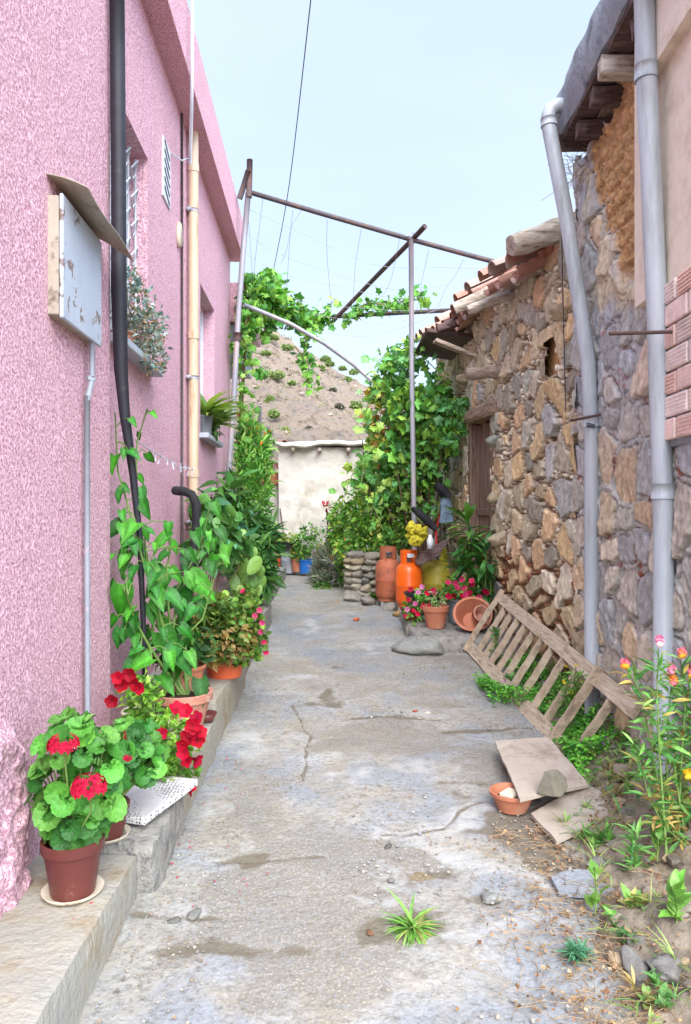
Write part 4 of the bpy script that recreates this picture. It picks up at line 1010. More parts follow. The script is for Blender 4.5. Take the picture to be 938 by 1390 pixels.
for k in range(6):
    m = tile_mb((-1.02-k*.16, 12.25+.05*k, 2.72+.02*random.random()), (.3, -1, -.12), L=.4, r0=.08); m.build('ridge_tile', M['tile'], sh, auto=40)
m = MB(); m.tube([(-1.50, 12.9, .6), (-1.50, 12.9, 3.45)], .035, 8); tag(m.build('roof_pole', M['galv']), 'short grey pole standing up behind the lean-to roof', 'pole')
def pot(root, c, rt, rb, h, mat, rim=.025, name='pot', fill=True, sq=False, saucer=None):
    m = MB(); pr = [(rb, 0), (rt*.96, h-rim), (rt*1.05, h-rim+.004), (rt*1.07, h-.004), (rt*1.02, h), (rt*.93, h-.004), (rt*.9, h-.03), (rb*.85, .02)]
    m.lathe(pr, c, 4 if sq else 30, rot=(0, 0, R(45)) if sq else None); o = m.build(name, M[mat], root, auto=50, smooth=not sq)
    if fill:
        s = MB(); s.lathe([(rt*.86, h-.035), (rt*.6, h-.028), (.01, h-.02)], c, 4 if sq else 20, rot=(0, 0, R(45)) if sq else None); s.build('soil', M['soil'], root)
    if saucer:
        s = MB(); s.lathe([(rb*1.05, -.0), (rb*1.38, .022), (rb*1.42, .022), (rb*1.3, .008), (rb*.5, .006)], np.array(c)-[0, 0, .008], 28); s.build('saucer', M[saucer], root)
    return o
def oval_bush(root, c, blobs, N, tmpl, size, cols, stemn=10, mat='leaf', droop=.3, up=.5, sr=.004, smat='stem', **kw):
    m = MB(); foliage(m, blobs, N, tmpl, size, cols, droop, up, **kw); o = m.build('foliage', M[mat], root)
    if stemn:
        m = MB(); twigs(m, c, blobs, stemn, sr); m.build('stem', M[smat], root)
    return o
GR = ['#5f9a35', '#4f8a2e', '#74ac42', '#3f7629', '#86b54e']; GRD = ['#3f6f2c', '#4b7d33', '#35602a', '#5c8c40']; GRB = ['#4c8a5c', '#5b9a6c', '#6aa878', '#3f7a4e']; GRY = ['#9ac24a', '#b3cc55', '#7fae3a', '#c9cf5e']; BR = ['#a5884e', '#8b6b3a', '#b79b5e', '#7e8a45']

# barrels and tubs at the far end
t1 = thing('storage_drum', P(392, 778, 11.9), 'grey stained metal drum at the far end of the lane before the shed', 'drum')
m = MB(); c = P(392, 778, 11.9); m.lathe([(.13, 0), (.135, .02), (.13, .03), (.13, .2), (.135, .21), (.13, .22), (.13, .37), (.12, .37), (.12, .3)], c, 24); m.build('drum', M['grey_conduit'], t1, auto=40)
b_ = thing('planter_tub', P(392, 747, 11.88), 'black tub of light green seedlings standing on the grey drum', 'planter')
c = P(392, 747, 11.88); pot(b_, c, .165, .14, .14, 'black_plastic')
oval_bush(b_, c+V(0, 0, .14), [(c+V(0, 0, .2), (.16, .12, .08)), (c+V(-.12, 0, .2), (.1, .1, .06))], 160, L_OV2, .06, GRY, 6)
c = P(416, 778, 11.7); b_ = thing('blue_bucket', c, 'bright blue bucket holding a bushy green plant at the far end', 'bucket')
M['blue'] = simple('blue_plastic', '#1f63b5', '#2b74c6', 7, .4, .001, 70)
pot(b_, c, .125, .105, .22, 'blue')

oval_bush(b_, c+V(0, 0, .2), [(c+V(-.02, 0, .45), (.22, .18, .2)), (c+V(.06, 0, .65), (.15, .14, .12)), (c+V(-.1, 0, .3), (.15, .12, .1))], 620, L_OV2, .055, GR, 10)
for i, (px, py, lab) in enumerate(((436, 773, 'small clay pot on the ground right of the blue bucket'), (403, 776, 'narrow clay pot squeezed between the grey drum and the blue bucket'))):
    c = P(px, py, 11.75); q = thing('clay_pot', c, lab, 'pot'); pot(q, c, .09, .07, .2, 'terrac')
    oval_bush(q, c+V(0, 0, .2), [(c+V(0, 0, .32), (.12, .1, .12))], 90, L_OV2, .06, GRY+BR, 5)
m = MB(); m.box(P(378, 755, 11.95)+V(0, 0, 0), (.11, .05, .5), (0, R(-4), 0), bev=.01); tag(m.build('plank', M['orange_pot']), 'orange brown board leaning upright against the shed corner beside the drum', 'board')
m = MB(); m.tube([P(388, 742, 12.0), P(380, 690, 12.05)], .013, 6); tag(m.build('broomstick', M['wood_z']), 'thin wooden stick leaning on the shed wall above the drum', 'stick')
for k, (px, py, s) in enumerate(((368, 786, .14), (372, 776, .13), (366, 771, .12), (374, 790, .12))):
    c = P(px, py, 11.2); m = MB(); m.box(c, (.2, .16, .085), (0, 0, random.uniform(-.2, .2)), bev=.008, jit=.002)
    tag(m.build('block', M['white_frame']), ['white block at the left end of the heap before the drum', 'white block in the middle of the heap before the drum', 'topmost white block of the heap before the drum', 'white block nearest the lane in the heap before the drum'][k], 'block', 'white blocks heaped before the drum')
# ---- lavender, rose, hedge and dry stone wall on the right
def bush_thing(name, base, lab, cat, blobs, N, tmpl, size, cols, stemn=14, **kw):
    r = thing(name, base, lab, cat); oval_bush(r, base, blobs, N, tmpl, size, cols, stemn, **kw); return r
def PB(px, py, Y, rx, rz, ry=None): return (P(px, py, Y), (rx*Y/1000, (ry or rx)*Y/1000, rz*Y/1000))
def base(px, Y, z=None): return V((px-469)/1000*Y, Y, G(Y) if z is None else z)
bush_thing('lavender_bush', base(452, 10.9), 'pale grey green lavender bush by the lane before the green hedge', 'bush', [PB(446, 765, 10.9, 18, 26), PB(462, 775, 10.7, 20, 24), PB(436, 782, 10.9, 14, 16), PB(450, 790, 10.7, 24, 12)], 2600, L_NEEDLE, .11, ['#8d9a86', '#a3a894', '#7d8b72', '#a08f92', '#6f8260'], 30, smat='woody', droop=-.5)
bush_thing('low_weed', base(437, 10.4), 'small patch of bright green weeds at the foot of the lavender bush', 'plant', [PB(437, 797, 10.4, 14, 6)], 200, L_OV2, .05, GR, 4)
hb = thing('hedge', base(500, 10.4), 'bright green leafy hedge growing above the dry stone wall', 'hedge')
B = [PB(475, 720, 10.8, 28, 40), PB(505, 700, 10.3, 34, 36), PB(535, 705, 10.0, 30, 30), PB(490, 745, 10.2, 36, 26), PB(462, 745, 10.9, 20, 30), PB(555, 720, 9.6, 22, 24), PB(525, 735, 9.9, 26, 16), PB(475, 775, 10.5, 16, 30), PB(484, 795, 10.2, 10, 16), PB(500, 668, 11, 22, 20), PB(460, 700, 11.2, 16, 20)]
oval_bush(hb, base(505, 10.6, .6), B, 6500, L_OV2, .07, GR+GR+GRY+['#8fc04c', '#7bb040', '#86bd4a'], 60, smat='woody', sr=.008)
m = MB(); foliage(m, [B[1], B[3], B[0]], 60, L_OV2, .05, ['#c96a4c', '#d8d0a0', '#b8623e'], shell=.9); m.build('old_leaves', M['leaf'], hb)
rr = thing('rose_bush', base(447, 11.2), 'tall thin rose stems with one red bloom before the shed wall', 'rose')
m = MB()
for (a, b, c2) in ((443, 690, 448), (452, 700, 452), (458, 712, 455)): m.tube([base(c2, 11.2), P((a+c2)/2+2, 740, 11.2), P(a, b, 11.2)], .012, 5)
m.build('stem', M['woody'], rr)
m = MB(); foliage(m, [PB(447, 725, 11.2, 10, 35), PB(455, 735, 11.2, 10, 30)], 160, L_OV2, .06, GR); m.build('foliage', M['leaf'], rr)
m = MB(); c = P(442, 687, 11.15); p, d = blobs_pts([(c, (.05, .05, .05))], 26, .6); m.leaves(L_OV2, p, d+V(0, 0, .5), d+rng.normal(0, .2, d.shape), .06, palette(26, ['#d81846', '#e02a5a'])); m.build('bloom', M['petal'], rr)
# dry stone wall: individually shaped stones packed in courses
dw = MB(); sd = 0
def dsw(px0, px1, Y0, Y1, zt):
    for row in range(8):
        z = .50-.02+row*.085
        if z > zt: break
        t_ = 0
        while t_ < 1:
            w = random.uniform(.13, .3); h = random.uniform(.075, .12)
            X0, X1 = (px0-469)/1000*Y0, (px1-469)/1000*Y1; L = math.hypot(X1-X0, Y1-Y0)
            tc = min(t_+w/L/2, 1); dw.rock((X0+(X1-X0)*tc, Y0+(Y1-Y0)*tc, z+.04), (w*1.12, .26, h*1.18), np.array(lin(random.choice(['#a8a090', '#8f8a7e', '#b4a893', '#9a9286', '#7f8078', '#a99a80', '#b5ada0'])))*random.uniform(.8, 1.15), sub=2, rough=.2, rot=(random.uniform(-.12, .12), random.uniform(-.12, .12), math.atan2(Y1-Y0, X1-X0)+random.uniform(-.25, .25)))
            t_ += w/L
dsw(480, 533, 9.85, 9.45, 1.05); dsw(476, 480, 11.0, 9.85, 1.0)
tag(dw.build('dry_stone_wall', M['stone_big'], auto=45), 'low dry stone wall of flat grey rocks under the green hedge', 'stone wall')
for k, (px, py, Y, w, lab) in enumerate(((478, 812, 9.4, .3, 'flat stone at the left foot of the dry stone wall'), (548, 836, 8.3, .25, 'ochre stone at the ledge corner left of the orange cylinder'), (530, 826, 8.7, .2, 'small stone lying on the lane edge near the rusty cylinder'), (500, 818, 9.1, .3, 'low flat stone under the middle of the dry stone wall'))):
    z = EYE-(py-695)*Y/1000; m = MB(); m.rock((P(px, py, Y)[0], Y, z+.02), (w, w*.8, .12), np.array(lin('#8f8a80' if k != 1 else '#a88a5a'))); tag(m.build('stone', M['stone_big'], auto=45), lab, 'stone')
m = MB(); m.rock((.72, 6.75, .36), (.55, .5, .22), np.array(lin('#8c8d88')), sub=3, rough=.12, rot=(0, 0, .3)); tag(m.build('boulder', M['stone_big'], auto=45), 'broad flat grey boulder forming the front corner of the ledge', 'boulder')

# ---- climbing vine on the stone building and over the pergola
VG = ['#6fb050', '#82bc52', '#98cc58', '#5c9e48', '#6aac68', '#a8d45a', '#7cbc70']
vn = thing('climbing_vine', base(600, 9.6, .5), 'large green vine with lobed leaves climbing the end of the stone building', 'vine')
B = [PB(535, 500, 9.4, 22, 30), PB(550, 550, 9.2, 34, 36), PB(585, 560, 9.0, 34, 34), PB(545, 610, 9.4, 38, 34), PB(520, 590, 9.8, 20, 34), PB(580, 620, 9.1, 30, 36), PB(535, 655, 9.6, 34, 30), PB(610, 590, 8.7, 18, 22), PB(590, 530, 9.1, 22, 18), PB(570, 665, 9.3, 26, 30), PB(505, 640, 10.2, 22, 26), PB(622, 555, 8.6, 12, 14), PB(555, 480, 9.6, 16, 18), PB(515, 540, 9.9, 12, 16)]
m = MB(); foliage(m, [(c_, tuple(np.array(r_)*.93)) for c_, r_ in B], 2100, L_VINE, .115, VG, .5, .2, shell=.3, sv=.4); msv = MB()
def shoot(m, ms, pts, dens, sz, cols, r=.009, spread=.06):
    ms.tube(pts, [r*(1-.6*i/len(pts)) for i in range(len(pts))], 5)
    P_ = np.array(pts); seg = np.linalg.norm(np.diff(P_, axis=0), axis=1); L = seg.sum(); N = int(L*dens)
    tt = rng.random(N)*L; cum = np.concatenate([[0], np.cumsum(seg)]); i = np.clip(np.searchsorted(cum, tt)-1, 0, len(seg)-1); f = (tt-cum[i])/seg[i]
    p = P_[i]*(1-f[:, None])+P_[i+1]*f[:, None]+rng.normal(0, spread, (N, 3))
    a = rng.normal(0, .6, (N, 3))+V(0, 0, -.5); n = rng.normal(0, .5, (N, 3))+V(0, -.5, .6)
    m.leaves(L_VINE, p, a, n, sz*(1+rng.normal(0, .3, N)).clip(.4, 1.6), palette(N, cols))
for (a_, b_, c_) in (((545, 490), (560, 462), (578, 458)), ((520, 530), (500, 545), (492, 575)), ((515, 600), (495, 620), (490, 660)), ((560, 560), (600, 540), (628, 560)), ((600, 600), (640, 610), (655, 660)), ((540, 640), (505, 680), (520, 720)), ((530, 480), (512, 490), (505, 520)), ((590, 640), (600, 680), (590, 705)), ((620, 580), (645, 590), (640, 640)), ((505, 600), (480, 640), (470, 665)), ((570, 480), (590, 500), (612, 520))):
    shoot(m, msv, [P(*a_, 9.1), P(*b_, 9.0), P(*c_, 8.9)], 42, .11, VG+['#b5d066'], .008, .07)
msv.build('shoot', M['stem'], vn); m.build('foliage', M['leaf'], vn)
m = MB(); foliage(m, [PB(512, 560, 9.9, 14, 50), PB(530, 590, 9.6, 24, 40)], 200, L_VINE, .1, ['#c9a84a', '#b5813c', '#d0c05a', '#a8743a'], .5, .2, shell=.7); m.build('yellow_leaves', M['leaf'], vn)
m = MB(); twigs(m, base(575, 9.5, .5), B, 40, .016); m.build('stem', M['woody'], vn)
vl = thing('grapevine', (-1.2, 9.6, .6), 'grapevine spreading along the far pergola beam with hanging green shoots', 'vine')
m = MB(); ms = MB(); c1 = ['#6fae3f', '#85c04c', '#5a9c38', '#9ccf5e', '#4f8f3a']
sh_ = [([P(333, 440, 9.2), P(345, 395, 9.6), P(362, 374, 10.1), P(378, 385, 10.6), P(386, 420, 10.9)], 70, .12),
       ([P(338, 420, 9.4), P(360, 415, 10), P(395, 425, 10.8), P(425, 430, 11.3), P(452, 432, 11.3)], 80, .13),
       ([P(335, 432, 9.5), P(370, 425, 10.6), P(415, 445, 11.1), P(430, 455, 11.2)], 80, .12),
       ([P(350, 400, 9.8), P(380, 405, 10.5), P(410, 432, 11), P(440, 425, 11.2), P(455, 405, 11.2)], 60, .12),
       ([P(470, 432, 11.3), P(490, 415, 11.2), P(520, 412, 11), P(550, 408, 10.9), P(578, 395, 10.7)], 75, .12),
       ([P(480, 425, 11.2), P(500, 410, 11), P(530, 415, 11), P(560, 405, 10.9)], 55, .11),
       ([P(412, 435, 11), P(414, 460, 11), P(418, 490, 11), P(420, 525, 11)], 60, .11),
       ([P(400, 470, 11), P(412, 485, 11), P(425, 500, 11), P(415, 530, 11)], 30, .1),
       ([P(340, 430, 9.2), P(325, 460, 9.3), P(322, 500, 9.4), P(330, 550, 9.5), P(334, 590, 9.6)], 60, .11),
       ([P(338, 440, 9.6), P(334, 480, 9.6), P(345, 505, 9.7), P(366, 497, 9.8)], 50, .11),
       ([P(348, 390, 9.9), P(352, 430, 10), P(360, 450, 10), P(362, 440, 10.2)], 60, .12)]
for pts, dn, sz in sh_: shoot(m, ms, pts, dn, sz, c1)
foliage(m, [PB(360, 410, 10, 26, 24), PB(345, 395, 9.6, 16, 18), PB(395, 420, 10.6, 22, 12), PB(335, 410, 9.4, 10, 26)], 420, L_VINE, .13, c1+['#3f7d33'], .4, .3, shell=.1)
ms.tube([base(330, 9.9, .6), P(325, 600, 9.9), P(331, 500, 9.7), P(335, 430, 9.3)], [.03, .026, .022, .016], 7)
m.build('foliage', M['leaf'], vl); ms.build('stem', M['woody'], vl)

# ---- shrubs along the pink house, far to near
kz = .74
def potted(name, base_, lab, cat, potargs, fol=None, **kw):
    r = thing(name, base_, lab, cat); pot(r, base_, *potargs, **kw); return r
bush_thing('oleander_shrub', base(338, 9.6, kz), 'tall light green shrub with narrow leaves beyond the end of the pink house', 'shrub', [PB(343, 615, 9.8, 18, 36), PB(352, 655, 9.6, 16, 34), PB(335, 590, 9.8, 12, 30), PB(345, 695, 9.5, 20, 36), PB(360, 622, 10, 8, 18), PB(330, 640, 9.6, 12, 40), PB(358, 725, 9.3, 10, 26), PB(366, 600, 10, 5, 14)], 2300, L_LANCE, .12, ['#6fae44', '#86bf55', '#5a9a3c', '#9acb62', '#4d8a38'], 40, droop=-.3, up=.1, smat='stem')
m = MB(); foliage(m, [PB(335, 580, 9.7, 14, 26), PB(350, 600, 9.7, 18, 20)], 40, L_OV2, .06, ['#e08a2c', '#d86a2a', '#e8b040'], shell=.9); tag(m.build('orange_blossom', M['petal']), 'small orange flowers dotted over the top of the tall narrow leaved shrub', 'flowers', kind='stuff')
bush_thing('dark_shrub', base(342, 7.8, .6), 'dark green broad leaved shrub in front of the tall narrow leaved shrub', 'shrub', [PB(335, 730, 8.0, 22, 40), PB(350, 755, 7.9, 22, 30), PB(325, 700, 8.2, 16, 30), PB(345, 780, 7.8, 22, 22), PB(360, 735, 8, 12, 26), PB(320, 665, 8.3, 10, 26)], 1500, L_LANCE, .17, GRD+['#57904a', '#3c6f38'], 26, up=.3)
c = base(283, 6.1, .6); r = thing('leafy_pot_plant', c, 'reddish stemmed plant with pointed dark leaves beside the black elbow pipe', 'plant'); pot(r, c, .12, .09, .2, 'terrac')
B = [PB(290, 700, 6.1, 24, 30), PB(310, 730, 6.1, 22, 24), PB(280, 740, 6.0, 22, 24), PB(300, 675, 6.2, 20, 18), PB(320, 700, 6.3, 12, 20)]
oval_bush(r, c+V(0, 0, .2), B, 330, L_OV, .125, GRD+['#5d9a55', '#4c8a60', '#79b85f'], 16, droop=.6, smat='woody')
# prickly pear
c = base(318, 6.3, .6); r = thing('prickly_pear', c, 'prickly pear cactus of round green pads behind the orange pot', 'cactus'); pot(r, c, .16, .12, .17, 'terrac')
m = MB()
for (px, py, rx, rz, a) in ((333, 745, 11, 14, .4), (318, 752, 12, 15, -.3), (345, 768, 10, 15, .7), (330, 772, 12, 16, .1), (350, 790, 11, 13, .9), (305, 765, 10, 14, -.5), (338, 790, 12, 14, .5), (322, 792, 12, 14, 0), (312, 738, 9, 12, -.2), (328, 728, 8, 10, .3), (342, 750, 9, 9, .2), (352, 775, 8, 9, .4), (346, 802, 10, 12, .8)):
    s = .0063; q = P(px, py, 6.2+random.uniform(-.12, .15)); vs = np.array(ICO[2][0])*[rx*s, .014, rz*s]; vs[:, 0] *= 1-.25*np.clip(-vs[:, 2]/(rz*s), 0, 1)
    vs = vs@np.array(Euler((random.uniform(-.3, .3), a, random.uniform(-.5, .5))).to_matrix()).T+q; m.add(vs, ICO[2][1], np.array(lin(random.choice(['#6f9a44', '#7faa50', '#5f8a3e']))))
m.build('pads', M['leaf_gloss'], r)
c = P(303, 812, 6.0); c[2] = .60; r = thing('orange_planter', c, 'orange rectangular plastic planter among the pots by the pink wall', 'planter')
m = MB(); m.box(c+V(0, 0, .22), (.24, .3, .16), (0, 0, .05), bev=.012); m.build('trough', M['orange_pot'], r, smooth=False)
m = MB(); m.box(c+V(0, 0, .305), (.2, .26, .02), (0, 0, .05)); m.build('soil', M['soil'], r, smooth=False)
m = MB(); m.box(c+V(0, 0, .07), (.2, .26, .14), (0, 0, .05), bev=.01); tag(m.build('block', M['kerb3']), 'grey block carrying the orange rectangular planter', 'block')
# fuchsia / ivy geranium bush, part dried
c = base(305, 4.95, .50); r = thing('ivy_geranium', c, 'wide bush of small half dried leaves with pink flowers spilling over the kerb', 'plant'); pot(r, c, .15, .11, .19, 'orange_pot')
B = [PB(300, 850, 4.9, 42, 34), PB(330, 850, 5.0, 28, 30), PB(275, 870, 4.8, 28, 28), PB(320, 880, 4.85, 34, 20), PB(345, 870, 5.1, 16, 24), PB(290, 825, 5.0, 26, 20), PB(335, 815, 5.2, 18, 20)]
oval_bush(r, c+V(0, 0, .19), B, 1900, L_ROUND, .042, ['#5d8a34', '#6f9a3c', '#4a7530', '#86a648', '#8c9a4a', '#587f38'], 34, smat='woody', droop=.2)
m = MB(); foliage(m, [PB(280, 885, 4.75, 30, 16), PB(310, 870, 4.8, 36, 22), PB(262, 850, 4.8, 10, 24)], 520, L_OV2, .045, BR+['#c0a060', '#94713f'], .4, .3, shell=.8); m.build('dried_leaves', M['leaf'], r)
L_PET = fan([.84, 1.0, 1.06, 1.0]*5, cup=.2, y0=0, ruffle=.03)
def bloom(m, c, s, cols, n, center='#f2d060', out=(0, -1, .3)):
    o = V(*out)+rng.normal(0, .35, 3); t_ = palette(1, cols, .08)[0]
    tv, tf = L_PET[:2]; cc = np.tile(t_, (len(tv), 1)); cc[0] *= .45
    o /= np.linalg.norm(o); x = np.cross(o, [0, 0, 1]); x /= np.linalg.norm(x); y = np.cross(o, x); ang_ = random.random()*6; x2 = x*math.cos(ang_)+y*math.sin(ang_); y2 = np.cross(o, x2)
    vs = c+s*(tv[:, 0:1]*x2+tv[:, 1:2]*y2+tv[:, 2:3]*o); m.add(vs, tf, cc)
    m.tube([c-o*s*.05, c-o*s*.55], [s*.14, s*.05], 5, col=t_*.7)
for (px, py) in ((352, 828), (356, 845), (350, 868), (344, 872), (358, 872), (330, 803), (300, 866), (361, 885), (354, 858), (346, 836)):
    m = MB(); bloom(m, P(px, py, 4.85+random.uniform(0, .1)), .04, ['#e0306c', '#e85088', '#d62050'], 1); m.build('bloom', M['petal'], r)
# small bowls and saucers near the tall plant
c = P(293, 962, 4.25); c[2] = .40; 
c = V(-.80, 4.22, .40); r = thing('clay_bowl', c, 'small brown bowl at the kerb edge right of the white pot', 'bowl'); m = MB(); m.lathe([(.04, 0), (.065, .05), (.06, .05), (.035, .012)], c, 22); m.build('bowl', M['terrac_dark'], r)

# ---- the tall plant with big drooping heart shaped leaves
c = V(-.90, 4.08, .40); tp = thing('tall_leafy_plant', c, 'tall climbing plant with big drooping heart shaped green leaves in a clay pot', 'plant')
pot(tp, c, .155, .105, .21, 'terrac_pale', rim=.05)
st = MB()
def stem(pxs, Y0, Y1, r0=.009):
    pts = [c+V(random.uniform(-.03, .03), 0, .19)]
    for i, (a, b) in enumerate(pxs): pts.append(P(a, b, Y0+(Y1-Y0)*(i+1)/len(pxs)))
    for p in pts: p[0] = max(p[0], wx(p[1], 1.055 if p[1] < 3.76 else 1.13)+.05)
    st.tube(pts, [r0*(1-.7*i/len(pts)) for i in range(len(pts))], 6); return pts
STP = []
for pxs, a, b in (([(208, 860), (204, 800), (196, 730)], 4.0, 3.85), ([(222, 850), (186, 735), (172, 680), (160, 640), (156, 560)], 3.9, 3.82), ([(235, 860), (240, 800), (262, 760), (275, 735)], 4.1, 4.15),
                  ([(215, 850), (196, 760), (188, 700), (184, 660), (186, 600), (200, 555)], 4.0, 3.9), ([(250, 850), (262, 800), (292, 770), (312, 755)], 4.1, 4.3), ([(204, 880), (182, 840), (170, 800)], 3.9, 3.7), ([(230, 840), (226, 780), (232, 735)], 4.0, 4.1), ([(245, 870), (275, 840), (290, 790)], 4.0, 4.05)):
    s_ = stem(pxs, a, b); STP += [s_[i]*(1-t_)+s_[i+1]*t_ for i in range(len(s_)-1) for t_ in (0, .25, .5, .75)]
STP = np.array(STP)
lv = [(355, 160, 75), (375, 265, 55), (455, 215, 45), (450, 270, 75), (350, 375, 95), (410, 370, 95), (460, 310, 75), (495, 420, 95), (565, 435, 65), (390, 475, 100), (520, 530, 105), (470, 560, 115), (380, 610, 130), (370, 700, 100), (570, 610, 115), (650, 555, 125), (680, 490, 85), (715, 450, 85), (625, 400, 65), (600, 580, 65), (410, 560, 70), (540, 690, 110), (545, 755, 140), (440, 790, 110), (430, 680, 90), (480, 640, 80), (710, 390, 65), (665, 360, 55), (690, 310, 65), (640, 380, 45), (535, 375, 55), (590, 480, 55), (555, 570, 75), (405, 410, 55), (455, 440, 60), (430, 430, 60), (330, 130, 45), (430, 130, 55), (425, 30, 40), (490, 5, 35), (480, 150, 50), (440, 80, 35), (400, 240, 45), (395, 650, 80), (455, 720, 80), (610, 530, 60), (505, 590, 90), (340, 410, 60),
      (360, 470, 60), (500, 640, 75), (420, 660, 70), (350, 560, 60), (600, 700, 70), (560, 520, 60), (470, 390, 60), (610, 460, 55), (660, 420, 55), (440, 520, 70), (640, 620, 60), (390, 330, 50), (520, 620, 80),
      (540, 770, 110), (530, 850, 160), (430, 800, 110), (640, 890, 95), (590, 800, 90), (370, 720, 75), (560, 820, 90), (600, 640, 70), (475, 500, 70), (510, 460, 60)]
m = MB()
lv += [(x+random.uniform(-32, 32), y+random.uniform(-35, 35), L*random.uniform(.45, .8)) for (x, y, L) in lv if y > 330 for _ in range(1)]
for (x, y, L) in lv:
    px, py = x/2.345, 560+y/2.345; Y = 3.95+random.uniform(-.2, .2)+max(0, (px-230)/400)
    if px < 185: Y = 3.75+random.uniform(-.03, .06)
    ln = L/2.345*Y/1000*1.0; cen = P(px, py, Y); cen[0] = max(cen[0], wx(Y, 1.055 if Y < 3.76 else 1.13)+.07)
    j = STP[np.argmin(np.linalg.norm(STP-(cen+V(0, 0, ln*.4)), axis=1))]
    d = (cen-j); d[2] = 0; d = d/(np.linalg.norm(d)+1e-6)*.6+V(random.uniform(-.6, .6), -.25, -random.uniform(.45, .9))+rng.normal(0, .12, 3); d /= np.linalg.norm(d)
    b0 = cen-d*ln*.5; nrm = V(random.uniform(-.4, .4), -.75, random.uniform(.4, 1.1))
    m.leaves(L_HEART, b0[None], d[None], nrm[None], ln*.86, palette(1, ['#36801f', '#42902a', '#2b6e20', '#52a032', '#31752a'], .18))
    st.tube([j, (j+b0)/2+V(0, 0, .02), b0], [.0035, .003, .0025], 5, col=(1, 1, 1))
m.build('foliage', M['leaf'], tp); st.build('stem', M['stem'], tp)
# small climber leaves near the top of black pipe
# ---- red petunias on the kerb
RED = ['#b40828', '#c00e34', '#a80826', '#c81840']
c = V(-.92, 3.50, .40); pt = thing('red_petunia', c, 'bright red petunias trailing over a cream pot beside the speckled stone slab', 'potted flowers')
pot(pt, c, .12, .09, .17, 'cream_pot')
B = [PB(200, 960, 3.5, 26, 30), PB(230, 1000, 3.4, 30, 32), PB(215, 1040, 3.35, 34, 26), PB(188, 935, 3.5, 22, 18), PB(245, 1040, 3.4, 22, 26), PB(185, 990, 3.45, 26, 22), PB(255, 1000, 3.5, 14, 26)]
oval_bush(pt, c+V(0, 0, .17), B, 1500, L_OV2, .034, ['#7cb53c', '#8fc448', '#69a236', '#5a9030', '#a3cc58'], 30, droop=-.1)
for (px, py, s) in ((172, 922, 1), (166, 930, .9), (184, 928, .9), (176, 915, .9), (152, 951, .85), (179, 996, .95), (220, 995, .8), (240, 963, 1), (253, 966, .9), (268, 975, .9), (262, 985, 1), (256, 1000, 1), (268, 1005, .9), (250, 1021, .9), (266, 1032, .9), (255, 1032, .85), (258, 1073, .85), (206, 1079, .5), (262, 993, .9), (190, 934, .8), (160, 920, .8), (272, 994, .8), (248, 1010, .8)):
    m = MB(); bloom(m, P(px, py, 3.22+.0*px+random.uniform(0, .08)), .072*s, RED, 1); m.build('bloom', M['petal'], pt)
# white round pot, dark pots behind
c = V(-1.04, 3.88, .40); r = thing('round_pot', c, 'pale round pot half hidden behind the red petunias near the wall', 'pot'); pot(r, c, .13, .1, .16, 'cream_pot')
c = V(-.98, 4.45, .50); r = thing('clay_pot', c, 'clay pot standing behind the tall drooping plant, foliage over its rim', 'pot'); pot(r, c, .13, .1, .18, 'terrac')
oval_bush(r, c+V(0, 0, .16), [(c+V(0, 0, .3), (.16, .14, .14))], 220, L_OV, .07, GRD, 10)
# marble slab with holes
c = V(-.845, 3.13, .385); ms_ = MB()
ms_.box(c, (.26, .40, .03), (R(3), R(-2), R(-20)), bev=.004)
t = NT('perforated_marble'); vv = t.vor(62, 'F1', rnd=.35); hole = t.rng(vv, .22, .3)
cc = t.mix(hole, lin('#4a453f'), t.ramp(t.noise(9, 6), [(.3, lin('#b4b3b2')), (.6, lin('#cfcdca'))])); M['marble'] = t.done(cc, .6, t.bump(hole, .01, 1), 0, .4)
tag(ms_.build('stone_slab', M['marble'], smooth=False), 'white speckled stone slab resting on the kerb beside the geranium', 'slab')
